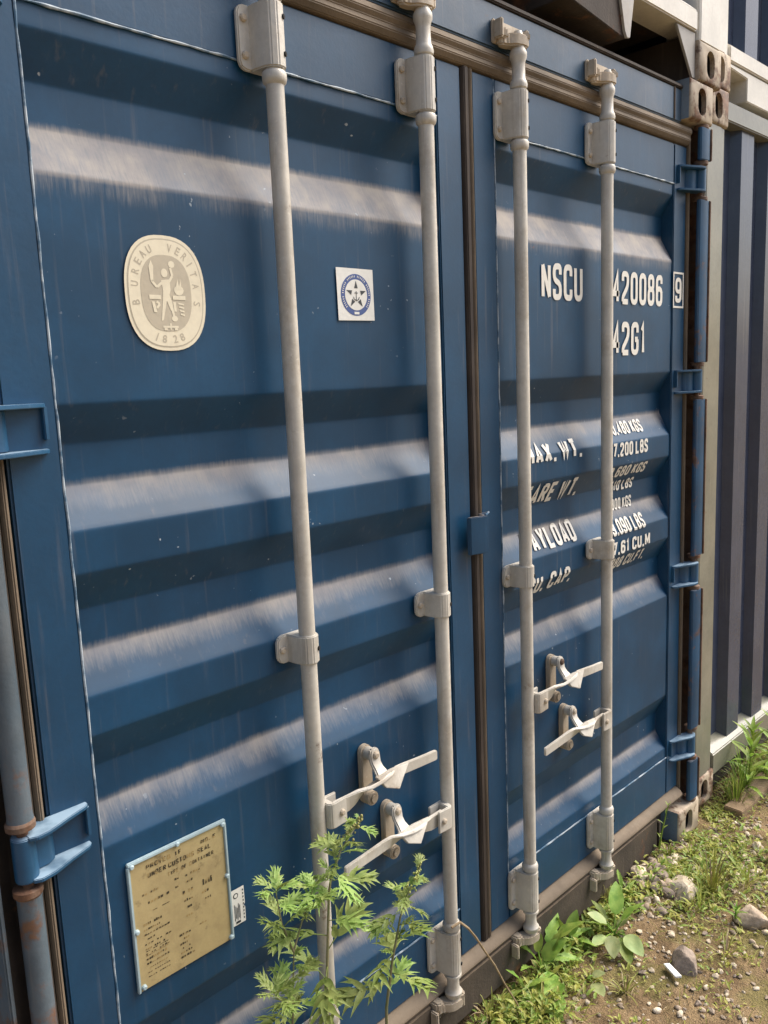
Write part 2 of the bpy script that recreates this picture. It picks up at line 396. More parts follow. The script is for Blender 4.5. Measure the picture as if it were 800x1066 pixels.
# gaskets
def gasket(name, pts, mat, length, axis_, parent=BC):
    m = MB()
    (m.prx if axis_ == 'x' else m.prz)(pts, *length); return m.build(name, mat, parent, .002)
gt = gasket('top_gasket', [(.055, 2.404), (.036, 2.406), (.026, 2.418), (.030, 2.431), (.022, 2.442), (.026, 2.456), (.04, 2.461), (.055, 2.461)], 'rubber_tan', (.098, W_-.098), 'x')
gasket('bottom_gasket', [(.055, .152), (.022, .154), (.016, .166), (.024, .178), (.040, .188), (.055, .188)], 'rubber_tan', (.098, W_-.10), 'x')
for s in (0, 1):
    mx = (lambda x: x) if s == 0 else (lambda x: W_-x)
    gasket('side_gasket', [(mx(x), y) for x, y in ((.050, .0875), (.050, .062), (.058, .052), (.068, .042), (.075, .039), (.0795, .044), (.0795, .0875))], 'rubber', (.17, 2.44), 'z')
    gasket('side_gasket_lip', [(mx(x), y) for x, y in ((.080, .07), (.080, .040), (.086, .034), (.0925, .038), (.0945, .07))], 'rubber_tan', (.17, 2.44), 'z')
gasket('centre_gasket', [(1.201, .07), (1.201, .043), (1.206, .034), (1.219, .033), (1.223, .04), (1.223, .07)], 'rubber_dark', (.188, 2.404), 'z')
gasket('centre_gasket_lip', [(1.224, .07), (1.224, .040), (1.229, .033), (1.236, .036), (1.2385, .07)], 'rubber_tan', (.188, 2.404), 'z')

# door leaves ------------------------------------------------------------------
PROF = [(YO, 2.285), (YO, 2.245), (YI, 2.180), (YI, 2.112), (YO, 2.042), (YO, 1.687), (YI, 1.621), (YI, 1.552), (YO, 1.481), (YO, 1.410),
        (YI, 1.341), (YI, 1.269), (YO, 1.199), (YO, 1.130), (YI, 1.060), (YI, .990), (YO, .925), (YO, .565), (YI, .492), (YI, .418), (YO, .366), (YO, .325)]
UPS = [(2.112, 2.042, .70), (1.552, 1.481, -.30), (1.269, 1.199, -.42), (.990, .925, -.25), (.418, .366, -.7)]   # slope top z, bottom z, dust left at the bottom
def smooth_prof(step=.006, rad=.0032):
    out = []
    pts = [Vector(p) for p in PROF]; cor = [pts[0]]
    for i in range(1, len(pts)-1):
        a, b_, c = pts[i-1], pts[i], pts[i+1]
        u = (a-b_).normalized()*rad; w = (c-b_).normalized()*rad
        for t in (0, .33, .67, 1.): cor.append((1-t)**2*(b_+u) + 2*t*(1-t)*b_ + t*t*(b_+w))
    cor.append(pts[-1])
    for i in range(len(cor)-1):
        d = (cor[i+1]-cor[i]).length; n = max(1, int(d/step))
        for k in range(n): out.append(cor[i].lerp(cor[i+1], k/n))
    out.append(cor[-1]); return out
SP = smooth_prof()
def prof_y(z):
    for (y0, z0), (y1, z1) in zip(PROF, PROF[1:]):
        if z1 <= z <= z0: return y0 + (y1-y0)*(z0-z)/(z0-z1)
    return YO
def dust_at(z):
    d = 0.
    for zt, zb, low in UPS:
        if zb-.004 <= z <= zt: d = max(d, 1. + (low-1)*((zt-z)/(zt-zb))**.9)
        elif zt < z < zt+.014: d = max(d, .85-(z-zt)/.017)
        elif zb-.05 < z < zb and low > .5: d = max(d, .42*(1-(zb-z)/.05))
    return d
def panel(x0, x1, door):
    m = MB(); nx = 30; xs = [x0+(x1-x0)*i/nx for i in range(nx+1)]
    vs = []
    for p in SP:
        for x in xs:
            e = min(1, 8*min(x-x0, x1-x)); w = .0016*e*noise.noise((x*3.1, p.y*2.3, 5)) + .0006*e*noise.noise((x*11, p.y*9, 2))
            vs.append((x, p.x+w, p.y))
    n = nx+1
    m.add(vs, [(j*n+i, (j+1)*n+i, (j+1)*n+i+1, j*n+i+1) for j in range(len(SP)-1) for i in range(nx)])
    o = m.build('door_panel', 'panel', door, fixn=False, smooth=60)
    a = o.data.attributes.new('dust', 'FLOAT', 'POINT'); a.data.foreach_set('value', [dust_at(p.y) for p in SP for _ in xs])
    return o
def bead(parent, path, r=.0022, mat='weld'):
    pts = []
    for a, b_ in zip(path, path[1:]):
        a, b_ = Vector(a), Vector(b_); n = max(2, int((b_-a).length/.014))
        pts += [a.lerp(b_, k/n) for k in range(n)]
    pts.append(Vector(path[-1]))
    q = [p + Vector((.0016*noise.noise((p.x*23, p.z*19, 4)), 0, .0012*noise.noise((p.x*31, p.z*27, 9)))) for p in pts]
    rr = [r*(1+.55*noise.noise((p.x*37, p.z*37, 2))) for p in pts]
    return MB().tube(q, rr, 6).build('weld_seam', mat, parent)
DOORS = []
def door(x0, x1, pl, pr, outer_left):
    d = MB(); zb, zt = .190, 2.402
    d.box(x0, pl, YF, .10, zb, zt); d.box(pr, x1, YF, .10, zb, zt)
    d.box(pl, pr, YF+.0005, .10, 2.279, zt); d.box(pl, pr, YF+.0005, .10, zb, .331)
    o = d.build('door', 'blue', BC, .004)
    panel(pl-.002, pr+.002, o)
    bead(o, [(pl, YF+.001, 2.28), (pr, YF+.001, 2.28)]); bead(o, [(pl, YF+.001, .330), (pr, YF+.001, .330)])
    bead(o, [(pl, YF+.001, .331), (pl, YF+.001, 2.40)], .0020); bead(o, [(pr, YF+.002, .331), (pr, YF+.002, 2.28)], .0016, 'blue')
    DOORS.append(o)
    # hinges
    for hz in HZ:
        h = MB(); hx = (lambda x: x) if outer_left else (lambda x: W_-x)
        plan = [(.050, -.002), (.062, -.008), (.085, -.004), (.120, .012), (.156, .026), (.163, .034), (.163, .043), (.075, .043), (.060, .034), (.050, .030)]
        plan = [(hx(x), y) for x, y in plan]
        h.prz(plan, hz+.032, hz+.039); h.prz(plan, hz-.039, hz-.032)
        web = [(hx(x), y) for x, y in ((.060, .020), (.086, .022), (.098, .030), (.104, .043), (.075, .043), (.058, .032))]
        h.prz(web, hz-.031, hz+.031)
        a, b_ = sorted((hx(.1575), hx(.164))); h.box(a, b_, .031, .043, hz-.018, hz+.034)
        h.lathe([(.017, hz-.038), (.0185, hz-.036), (.0185, hz+.036), (.017, hz+.038)], hx(.048), .018, 16)
        h.build('hinge', 'hinge_blue', o, .0018)
    return o
d1 = door(.0985, 1.1995, .183, 1.114, True)
d2 = door(1.2400, 2.3395, 1.3245, 2.255, False)
# overlap tab at mid-height, fixed to the right leaf and covering the seam
tb = [(1.163, .026), (1.166, .016), (1.205, .004), (1.216, .003), (1.224, .010), (1.230, .032), (1.262, .035), (1.262, .041), (1.222, .041), (1.212, .014), (1.170, .026)]
MB().prz(tb, 1.268, 1.362).build('door_tab', 'blue', d2, .002)
bead(d2, [(1.215, .008, 1.3625), (1.255, .030, 1.3625)], .003)

# locking bars -------------------------------------------------------------------
BARS = [.626, 1.0316, 1.3685, 1.7755]
BR = .0168
brk = [(-.050, .041), (-.050, .0335), (-.048, .031), (-.036, .031), (-.027, .020), (-.0235, .000), (-.016, -.016), (-.004, -.0225), (.010, -.0205), (.020, -.011), (.0245, .004), (.0250, .041)]
def bracket(bx, z0, z1, parent, name='bar_bracket'):
    m = MB(); h = z1-z0
    m.prz([(bx+x, y) for x, y in brk[4:]] + [(bx-.027, .041)], z0, z1)
    r = min(.014, h*.3)                                     # flange with rounded corners
    fl = [(bx-.024, z0), (bx-.052+r, z0), (bx-.052+.3*r, z0+.3*r), (bx-.052, z0+r), (bx-.052, z1-r), (bx-.052+.3*r, z1-.3*r), (bx-.052+r, z1), (bx-.024, z1)]
    m.pry(fl, .030, .0405)
    return m.build(name, 'galv', parent, .0025)
def bolt(x, y, z, parent, r=.0085, mat='galv_dark'):
    return MB().tube([(x, y+.004, z), (x, y-.004, z), (x, y-.0065, z)], [r, r, r*.7], 8).build('bolt', mat, parent)
def hole(x, y, z, parent):
    return MB().tube([(x-.003, y+.005, z), (x+.0014, y-.0020, z)], [.0046, .0044], 10).build('painted_pin_hole', 'black', parent)  # solid black stub set proud, painting the dark of a hole
def cam_head(bx, z, sgn, parent):
    m = MB()
    pl = [(-.012, -.018), (.014, -.020), (.026, -.010), (.028, .008), (.014, .020), (.006, .012), (-.006, .014), (-.020, .026), (-.046, .028), (-.058, .018), (-.052, .004), (-.036, .002), (-.026, -.010)]
    m.prz([(bx+x, y) for x, y in pl], z-.012, z+.016)
    m.prz([(bx+x, y) for x, y in ((-.060, .030), (-.058, .004), (-.046, -.004), (-.034, .004), (-.030, .030))], z+.002, z+.024)
    m.prz([(bx+x, y) for x, y in ((.002, .026), (.004, -.012), (.020, -.022), (.032, -.008), (.032, .026))], z+.006, z+.024)
    return m.build('cam_head', 'galv_dark', parent, .004)
def keeper(bx, z, parent):
    m = MB(); m.box(bx-.068, bx+.044, .020, .0305, z-.022, z+.030)
    m.box(bx-.068, bx-.058, -.004, .0205, z-.016, z+.026); m.box(bx+.034, bx+.044, -.002, .0205, z-.016, z+.022)
    return m.build('cam_keeper', 'galv_dark', parent, .003)
def locking_bar(bx, hside, hz):
    # the bar itself with collars and necks turned on it
    pr = [(.011, .118), (.0155, .122), (.0165, .150), (.0215, .156), (.0225, .166), (.018, .172), (.0155, .182), (.0155, .205), (.022, .210), (.022, .216), (BR, .218),
          (BR, .337), (.0215, .340), (.0225, .352), (.0205, .358), (BR, .362)]
    n = 14
    pr += [(BR, .37 + (2.235-.37)*k/n) for k in range(n+1)]
    pr += [(.021, 2.239), (.0225, 2.245), (.0225, 2.254), (.0205, 2.258), (BR, 2.260), (BR, 2.374), (.0205, 2.377), (.0215, 2.384), (.0195, 2.392), (.0165, 2.398), (.0155, 2.428), (.0165, 2.436), (.0205, 2.446), (.0205, 2.456), (.0165, 2.464), (.014, 2.492), (.009, 2.504)]
    bar = MB().lathe(pr, bx, 0, 24).build('locking_bar', 'galv', BC)
    for z0, z1 in ((2.262, 2.372), (.219, .336)):
        bracket(bx, z0, z1, bar)
        for z in (z0+.024, z1-.024):
            bolt(bx-.040, .030, z, bar, .0072); hole(bx+.0125, -.0185, z, bar)
    bracket(bx, 1.150, 1.208, bar, 'bar_clamp')
    bolt(bx-.041, .030, 1.179, bar, .0075); hole(bx+.0125, -.0185, 1.179, bar)
    cam_head(bx, 2.478, 1, bar); keeper(bx, 2.494, bar)
    cam_head(bx, .132, -1, bar); keeper(bx, .112, bar)
    # handle lug: a folded strap on the bar
    s = hside
    lug = MB(); q = [(bx+s*x, y) for x, y in ((.012, .014), (.010, -.020), (.016, -.027), (.024, -.029), (.060, -.026), (.060, -.020), (.026, -.021), (.026, .005), (.058, .006), (.058, .012))]
    lug.prz(q, hz-.030, hz+.026); lu = lug.build('handle_lug', 'galv', bar, .002)
    MB().tube([(bx+s*.044, -.022, hz-.002), (bx+s*.044, -.031, hz-.002), (bx+s*.044, -.033, hz-.002)], [.007, .007, .004], 10).build('rivet', 'galv_dark', bar)
    # flat-bar handle, forged with a twist where it passes the catch
    secs = []
    for t, hh, th, tw, dz, dy in ((.034, .036, .009, 0, 0, 0), (.075, .036, .009, 4, 0, -.001), (.098, .040, .009, 25, .006, -.003), (.128, .040, .008, 58, .014, -.006), (.160, .038, .008, 64, .020, -.008),
                                  (.190, .036, .008, 52, .022, -.007), (.214, .031, .008, 18, .022, -.005), (.236, .026, .008, 2, .020, -.004), (.300, .0245, .008, 0, .014, -.004), (.350, .0245, .008, 0, .012, -.006), (.354, .019, .006, 0, .012, -.006)):
        a = R(tw); c, q_ = math.cos(a), math.sin(a); cy, cz = -.0105+dy, hz+dz*.8
        sec = []
        for u, w in ((-1, -1), (1, -1), (1, 1), (-1, 1)):
            ly, lz = u*th/2, w*hh/2
            sec.append(Vector((bx+s*t, cy + ly*c - lz*q_, cz + ly*q_ + lz*c)))
        secs.append(sec)
    MB().loft(secs).build('handle', 'galv', bar, .0015)
    return bar
def catch(cx, hz):
    m = MB(); n = 10
    st = [(cx+.0165*math.cos(math.pi*k/n), hz+.062+.0165*math.sin(math.pi*k/n)) for k in range(n+1)] + [(cx+.0165*math.cos(math.pi+math.pi*k/n), hz-.044+.0165*math.sin(math.pi+math.pi*k/n)) for k in range(n+1)]
    m.pry(st, .030, .0455)
    m.ycyl(cx, hz-.044, .031, .014, .0165, 18); m.ycyl(cx, hz-.044, .015, .010, .011, 18)
    o = m.build('handle_catch', 'galv_dark', BC, .003)
    a = MB()                                        # swinging hasp: eye and curved neck
    fr = [(.004, .078, .009), (.002, .070, .0145), (.001, .058, .0155), (-.002, .047, .014), (-.009, .038, .0135), (-.018, .030, .016), (-.029, .021, .020)]
    a.loft([[(cx-w, y, hz+z), (cx+w, y, hz+z), (cx+w, y+.011, hz+z-.004*(k > 3)), (cx-w, y+.011, hz+z-.004*(k > 3))] for k, (y, z, w) in enumerate(fr)])
    a.ycyl(cx, hz+.062, .031, .008, .0145, 16)
    a.build('hasp', 'galv', o, .003)
    P3 = [(-.024, -.024, .022), (.024, -.026, .026), (.082, -.022, .018), (.052, -.034, .000), (.030, -.041, -.020), (-.008, -.037, -.004)]
    t = MB(); t.add([(cx+x, y, hz+.006+z) for x, y, z in P3] + [(cx+x, y+.008, hz+.004+z) for x, y, z in P3],
                    [(0, 1, 5), (1, 2, 3), (1, 3, 4), (1, 4, 5), (6, 11, 7), (7, 9, 8), (7, 10, 9), (7, 11, 10)] + [(i, 6+i, 6+(i+1) % 6, (i+1) % 6) for i in range(6)])
    t.build('hasp_tongue', 'galv', o, .0015)
    MB().tube([(cx, .003, hz+.064), (cx, -.002, hz+.064), (cx, -.005, hz+.064)], [.009, .0085, .005], 10).build('bolt', 'rusty' if cx > 1.5 and hz > .7 else 'galv_dark', o)
    return o
for bx, s, hz in zip(BARS, (1, -1, 1, -1), (.818, .660, .828, .662)): locking_bar(bx, s, hz)
for cx, hz in ((.800, .822), (.862, .662), (1.535, .832), (1.598, .664)): catch(cx, hz)

# lettering ----------------------------------------------------------------------
def text_mesh(txt, bold=0.012, res=3):
    cu = bpy.data.curves.new('t', 'FONT'); cu.body = txt; cu.resolution_u = res; cu.offset = bold; cu.fill_mode = 'FRONT'
    o = bpy.data.objects.new('t', cu); COL.objects.link(o)
    dg = bpy.context.evaluated_depsgraph_get(); dg.update()
    me = bpy.data.meshes.new_from_object(o.evaluated_get(dg)); bpy.data.objects.remove(o); bpy.data.curves.remove(cu)
    vs = [v.co.copy() for v in me.vertices]; fs = [tuple(p.vertices) for p in me.polygons]; bpy.data.meshes.remove(me)
    return vs, fs
def rounded(pts, rad, closed=False):
    pts = [Vector((x, y)) for x, y in pts]; n = len(pts); out = []
    for i, p in enumerate(pts):
        if not closed and i in (0, n-1): out.append(p); continue
        a, b_ = pts[i-1]-p, pts[(i+1) % n]-p; q = min(rad, a.length*.48, b_.length*.48); u, w = p+a.normalized()*q, p+b_.normalized()*q
        out += [(1-t)**2*u + 2*t*(1-t)*p + t*t*w for t in (0, .25, .5, .75, 1)]
    return out
def ribbon(path, w, closed=False):
    n = len(path); vs = []
    for i, p in enumerate(path):
        a = (p-path[i-1]) if (i or closed) else None; b_ = (path[(i+1) % n]-p) if (i < n-1 or closed) else None
        a = a.normalized() if a is not None and a.length > 1e-6 else None; b_ = b_.normalized() if b_ is not None and b_.length > 1e-6 else None
        if a is None: a = b_
        if b_ is None: b_ = a
        t = (a+b_); t = t.normalized() if t.length > .2 else a; nn = Vector((-t.y, t.x)); k = 1/max(.55, abs(nn.dot(Vector((-a.y, a.x)))))
        vs += [p+nn*w/2*k, p-nn*w/2*k]
    m_ = n if closed else n-1
    return vs, [(2*i, 2*i+1, 2*((i+1) % n)+1, 2*((i+1) % n)) for i in range(m_)]
# condensed stencil alphabet: strokes on a unit box; 'c' marks a closed loop, 's' a sharp one
GL = {'N': ['s', [(0, 0), (0, 1)], 's', [(0, 1), (1, 0)], 's', [(1, 0), (1, 1)]], 'S': ['r', [(1, .74), (1, 1), (0, 1), (0, .55), (1, .45), (1, 0), (0, 0), (0, .26)]], 'C': ['r', [(1, .72), (1, 1), (0, 1), (0, 0), (1, 0), (1, .28)]],
      'U': ['r', [(0, 1), (0, 0), (1, 0), (1, 1)]], '0': ['c', [(0, 0), (1, 0), (1, 1), (0, 1)]], 'O': ['c', [(0, 0), (1, 0), (1, 1), (0, 1)]], '1': ['s', [(.15, .80), (.62, 1), (.62, 0)]],
      '2': ['r', [(0, .74), (0, 1), (1, 1), (1, .58), (0, .16), (0, 0)], 's', [(-.05, 0), (1, 0)]], '3': ['r', [(0, .76), (0, 1), (1, 1), (1, .53), (.35, .53)], 'r', [(.35, .53), (1, .53), (1, 0), (0, 0), (0, .24)]],
      '4': ['s', [(.74, 0), (.74, 1), (0, .27), (1.08, .27)]], '5': ['s', [(.95, 1), (.06, 1), (.02, .56)], 'r', [(.02, .52), (.2, .62), (1, .62), (1, 0), (0, 0), (0, .24)]], '6': ['c', [(0, 0), (1, 0), (1, .57), (0, .57)], 'r', [(0, .3), (0, 1), (1, 1), (1, .77)]],
      '7': ['s', [(0, 1), (1, 1), (.35, 0)]], '8': ['c', [(0, 0), (1, 0), (1, .53), (0, .53)], 'c', [(.05, .53), (.95, .53), (.95, 1), (.05, 1)]], '9': ['c', [(0, .43), (1, .43), (1, 1), (0, 1)], 'r', [(1, .7), (1, 0), (0, 0), (0, .23)]],
      'G': ['r', [(1, .72), (1, 1), (0, 1), (0, 0), (1, 0), (1, .47)], 's', [(1.06, .47), (.52, .47)]], 'M': ['s', [(0, 0), (0, 1)], 's', [(0, 1), (.5, .25), (1, 1)], 's', [(1, 1), (1, 0)]], 'A': ['s', [(0, 0), (.5, 1.02), (1, 0)], 's', [(.16, .26), (.84, .26)]],
      'X': ['s', [(0, 0), (1, 1)], 's', [(0, 1), (1, 0)]], 'W': ['s', [(0, 1), (.25, 0), (.5, .9), (.75, 0), (1, 1)]], 'T': ['s', [(0, 1), (1, 1)], 's', [(.5, 1), (.5, 0)]], 'R': ['s', [(0, 0), (0, 1)], 'r', [(0, 1), (1, 1), (1, .5), (0, .5)], 's', [(.5, .5), (1, 0)]],
      'E': ['s', [(1, 1), (0, 1), (0, 0), (1, 0)], 's', [(0, .52), (.85, .52)]], 'P': ['s', [(0, 0), (0, 1)], 'r', [(0, 1), (1, 1), (1, .45), (0, .45)]], 'Y': ['s', [(0, 1), (.5, .45), (1, 1)], 's', [(.5, .5), (.5, 0)]], 'L': ['s', [(0, 1), (0, 0), (1, 0)]],
      'D': ['s', [(0, 0), (0, 1)], 'r', [(0, 1), (1, 1), (1, 0), (0, 0)]], 'K': ['s', [(0, 0), (0, 1)], 's', [(1, 1), (0, .38)], 's', [(.35, .58), (1, 0)]], 'B': ['s', [(0, 0), (0, 1)], 'r', [(0, 1), (.95, 1), (.95, .53), (0, .53)], 'r', [(0, .53), (1, .53), (1, 0), (0, 0)]], 'V': ['s', [(0, 1), (.5, 0), (1, 1)]], 'I': ['s', [(.5, 0), (.5, 1)]], 'F': ['s', [(1, 1), (0, 1), (0, 0)], 's', [(0, .52), (.85, .52)]]}
def fit_text(txt, x0, x1, z0, z1, wt=.15):
    vs, fs = [], []; cx = 0.; cw = .36; k = 0
    for ch in txt:
        if ch == ' ': cx += .26; continue
        if ch == '.':
            o = len(vs); vs += [(cx, 0, k*2e-5), (cx+wt*.95, 0, k*2e-5), (cx+wt*.95, wt, k*2e-5), (cx, wt, k*2e-5)]; fs.append((o, o+1, o+2, o+3)); cx += wt+.13; continue
        w = cw*(1.35 if ch in 'MW' else .55 if ch == '1' else 1.); g_ = GL[ch]
        for kind, pts in zip(g_[::2], g_[1::2]):
            P = [(cx+wt/2+x*w, wt/2+y*(1-wt)) for x, y in pts]
            path = [Vector(p) for p in P] if kind == 's' else rounded(P, .20, kind == 'c')
            v, f = ribbon(path, wt, kind == 'c'); o = len(vs); k += 1; vs += [(a.x, a.y, (k % 6)*2.5e-5) for a in v]; fs += [tuple(i+o for i in q) for q in f]
        cx += w+wt+.115
    cx -= .115; a, b_ = min(v[0] for v in vs), max(v[0] for v in vs)
    return [Vector((x0+(x-a)/(b_-a)*(x1-x0), y, z0+z*(z1-z0))) for x, z, y in vs], fs
def drape(vs, fs, parent, mat, name='lettering', off=.0012):
    bm = bmesh.new(); bv = [bm.verts.new(v) for v in vs]
    for f in fs:
        try: bm.faces.new([bv[i] for i in f])
        except ValueError: pass
    zs = [p.y for p in SP]; lo, hi = min(v.z for v in vs), max(v.z for v in vs)
    brks = [p[1] for p in PROF if lo < p[1] < hi]
    for b_ in brks:
        for dz in (-.006, 0, .006):
            bmesh.ops.bisect_plane(bm, geom=bm.verts[:]+bm.edges[:]+bm.faces[:], plane_co=(0, 0, b_+dz), plane_no=(0, 0, 1), dist=1e-5)
    for v in bm.verts: v.co.y = prof_y(v.co.z) - v.co.y - off - (.0022 if brks else .0012)
    m = MB(); bm.verts.index_update()
    m.add([v.co.copy() for v in bm.verts], [tuple(v.index for v in f.verts) for f in bm.faces]); bm.free()
    o = m.build(name, mat, parent, smooth=None)
    return o
T = [('NSCU', 1.517, 1.717, 1.895, 1.992), ('420086', 1.876, 2.188, 1.895, 1.992), ('42G1', 1.874, 2.072, 1.744, 1.844),
     ('MAX. WT.', 1.430, 1.709, 1.459, 1.513), ('TARE WT.', 1.455, 1.725, 1.342, 1.400), ('PAYLOAD', 1.448, 1.700, 1.213, 1.275), ('CU. CAP.', 1.442, 1.661, 1.096, 1.148),
     ('30.480 KGS', 1.888, 2.098, 1.503, 1.543), ('67.200 LBS', 1.858, 2.102, 1.437, 1.480), ('3.680 KGS', 1.880, 2.112, 1.371, 1.406), ('8.110 LBS', 1.894, 2.068, 1.324, 1.358),
     ('26.800 KGS', 1.890, 2.062, 1.264, 1.300), ('59.090 LBS', 1.862, 2.093, 1.192, 1.240), ('67.61 CU.M', 1.850, 2.120, 1.130, 1.172), ('2.388 CU.FT.', 1.856, 2.115, 1.079, 1.119)]
for t, a, b_, c, d in T: drape(*fit_text(t, a, b_, c, d, .165 if d-c > .09 else .19), d2, 'white')
# boxed check digit: its frame reaches onto the leaf's outer upright
vs, fs = fit_text('9', 2.268, 2.312, 1.910, 1.990, .16)
m = MB(); m.add([(v.x, .0384-v.y, v.z) for v in vs], fs)
for x0, x1, z0, z1 in ((2.254, 2.326, 1.893, 1.899), (2.254, 2.326, 2.001, 2.007), (2.254, 2.260, 1.899, 2.001), (2.320, 2.326, 1.899, 2.001)): m.add([(x0, .0384, z0), (x1, .0384, z0), (x1, .0384, z1), (x0, .0384, z1)], [(0, 1, 2, 3)])
m.build('lettering', 'white', d2, smooth=None)

# oval classification emblem -------------------------------------------------------
def ring_text(m, txt, cx, cz, rx, rz, y, h, a0, a1, p=2.0, flip=False, wf=.62):
    n = len(txt)
    for i, ch in enumerate(txt):
        if ch == ' ': continue
        a = R(a0 + (a1-a0)*(i/(n-1))); c, s = math.cos(a), math.sin(a)
        px, pz = cx + rx*math.copysign(abs(c)**(2/p), c), cz + rz*math.copysign(abs(s)**(2/p), s)
        nn = Vector((c/rx, 0, s/rz)).normalized()
        if flip: nn = -nn
        tt = Vector((nn.z, 0, -nn.x))
        vs, fs = text_mesh(ch, .01, 2); aa, bb_ = min(v.x for v in vs), max(v.x for v in vs); cc, dd = min(v.y for v in vs), max(v.y for v in vs)
        w = min(h*wf, (bb_-aa)/(dd-cc)*h)
        m.add([Vector((px, y, pz)) + tt*((v.x-aa)/(bb_-aa)-.5)*w + nn*((v.y-cc)/(dd-cc)-.5)*h for v in vs], fs)
ex, ez = .396, 1.866; yb = YO-.0028
m = MB()
def strip(pts, w, y):
    for (xa, za), (xb, zb_) in zip(pts, pts[1:]):
        d = Vector((xb-xa, 0, zb_-za)); nrm = Vector((-d.z, 0, d.x)).normalized()*w/2
        m.k = getattr(m, 'k', 0)+1; y -= 2e-5*(m.k % 12)
        m.add([Vector((xa, y, za))-nrm, Vector((xb, y, zb_))-nrm, Vector((xb, y, zb_))+nrm, Vector((xa, y, za))+nrm], [(0, 1, 2, 3)])
P_ = 2.5
m.cur = 0; m.disc(ex, yb, ez, .0775, .0965, 48, P_)
m.cur = 1; m.disc(ex, yb-.0003, ez, .0725, .0910, 48, P_)
m.cur = 0; m.disc(ex, yb-.0006, ez, .0705, .0888, 48, P_)
m.cur = 1; m.disc(ex, yb-.0009, ez, .0485, .0640, 48, P_)
ring_text(m, 'BUREAU VERITAS', ex, ez, .0592, .0765, yb-.0009, .0135, 188, -8, P_)
ring_text(m, '1828', ex, ez, .058, .0768, yb-.0009, .0135, 250, 290, P_, True)
m.cur = 0; yy = yb-.0013
m.disc(ex-.002, yy, ez+.034, .0062, .0075, 14)
m.poly([(ex-.009, ez+.022), (ex+.007, ez+.024), (ex+.008, ez+.006), (ex+.005, ez-.002), (ex+.008, ez-.012), (ex+.006, ez-.030), (ex-.001, ez-.012), (ex-.010, ez-.045), (ex-.014, ez-.046), (ex-.009, ez-.014), (ex-.007, ez+.004)], yy)
m.poly([(ex+.004, ez-.018), (ex+.009, ez-.040), (ex+.014, ez-.044), (ex+.010, ez-.020), (ex+.008, ez-.010)], yy)
strip([(ex-.006, ez+.019), (ex-.018, ez+.010), (ex-.027, ez+.020)], .0045, yy); strip([(ex+.006, ez+.020), (ex+.013, ez+.030), (ex+.010, ez+.043)], .0045, yy)
m.poly([(ex-.029, ez+.020), (ex-.024, ez+.020), (ex-.022, ez+.044), (ex-.026, ez+.054), (ex-.031, ez+.044)], yy)
m.disc(ex+.013, yy, ez+.049, .0065, .006, 8); m.disc(ex+.024, yy, ez+.006, .0095, .0085, 12)
m.poly([(ex+.018, ez+.008), (ex+.030, ez+.008), (ex+.028, ez+.026), (ex+.025, ez+.012), (ex+.022, ez+.026)], yy)
for a, b_ in ((-.034, -.012), (.011, .036)): m.poly([(ex+a, ez-.010), (ex+b_, ez-.010), (ex+b_, ez-.003), (ex+a, ez-.003)], yy)
m.poly([(ex-.030, ez-.014), (ex-.025, ez-.014), (ex-.021, ez-.032), (ex-.027, ez-.032)], yy); strip([(ex-.021, ez-.014), (ex-.015, ez-.018), (ex-.021, ez-.025)], .004, yy)
m.poly([(ex+.011, ez-.014), (ex+.016, ez-.014), (ex+.017, ez-.030), (ex+.012, ez-.030)], yy)
for k in range(4): strip([(ex+.021+.001*k, ez-.016-.006*k), (ex+.032, ez-.018-.006*k)], .0028, yy)
m.disc(ex+.012, yy, ez-.042, .006, .005, 12); strip([(ex-.012, ez-.056), (ex+.018, ez-.056)], .0035, yy); strip([(ex+.003, ez-.050), (ex+.003, ez-.061)], .003, yy); strip([(ex-.010, ez-.060), (ex-.004, ez-.060)], .004, yy); strip([(ex+.010, ez-.060), (ex+.016, ez-.060)], .004, yy)
o = m.build('emblem', ['decal_cream', 'decal_tan'], d1, smooth=None); o['label'] = 'cream oval emblem with a standing figure'
# square star sticker ---------------------------------------------------------------
sx, sz = .8425, 1.8805
m = MB(); m.cur = 0; m.poly([(.791, 1.828), (.894, 1.829), (.8935, 1.934), (.7895, 1.934)], yb)
m.cur = 1; m.disc(sx, yb-.0004, sz, .0425, .0425, 40)
m.cur = 0; m.disc(sx, yb-.0008, sz, .0315, .0315, 40)
m.cur = 2
for k in range(5):
    a = R(90+72*k); tip = (sx+.029*math.cos(a), sz+.029*math.sin(a)); b1 = (sx+.0145*math.cos(a-R(20)), sz+.0145*math.sin(a-R(20))); b2 = (sx+.0145*math.cos(a+R(20)), sz+.0145*math.sin(a+R(20)))
    m.poly([b1, tip, b2], yb-.0012)
yy = yb-.0012; strip([(sx, sz+.008), (sx, sz-.011)], .0016, yy); strip([(sx-.005, sz+.004), (sx+.005, sz+.004)], .0014, yy); strip([(sx-.008, sz-.004), (sx-.006, sz-.009), (sx, sz-.0115), (sx+.006, sz-.009), (sx+.008, sz-.004)], .0016, yy)
m.cur = 0
for k in range(40):
    a = R(-40+260*k/39)
    if k % 7 == 5: continue
    m.poly([(sx+.0355*math.cos(a), sz+.0355*math.sin(a)), (sx+.0355*math.cos(a+.045), sz+.0355*math.sin(a+.045)), (sx+.0395*math.cos(a+.045), sz+.0395*math.sin(a+.045)), (sx+.0395*math.cos(a), sz+.0395*math.sin(a))], yb-.0008)
m.poly([(sx-.007, sz-.0395), (sx+.007, sz-.0395), (sx+.007, sz-.0345), (sx-.007, sz-.0345)], yb-.0008)
o = m.build('star_sticker', ['decal_white', 'decal_blue', 'decal_black'], d1, smooth=None); o['label'] = 'square white sticker with a blue ring and black star'

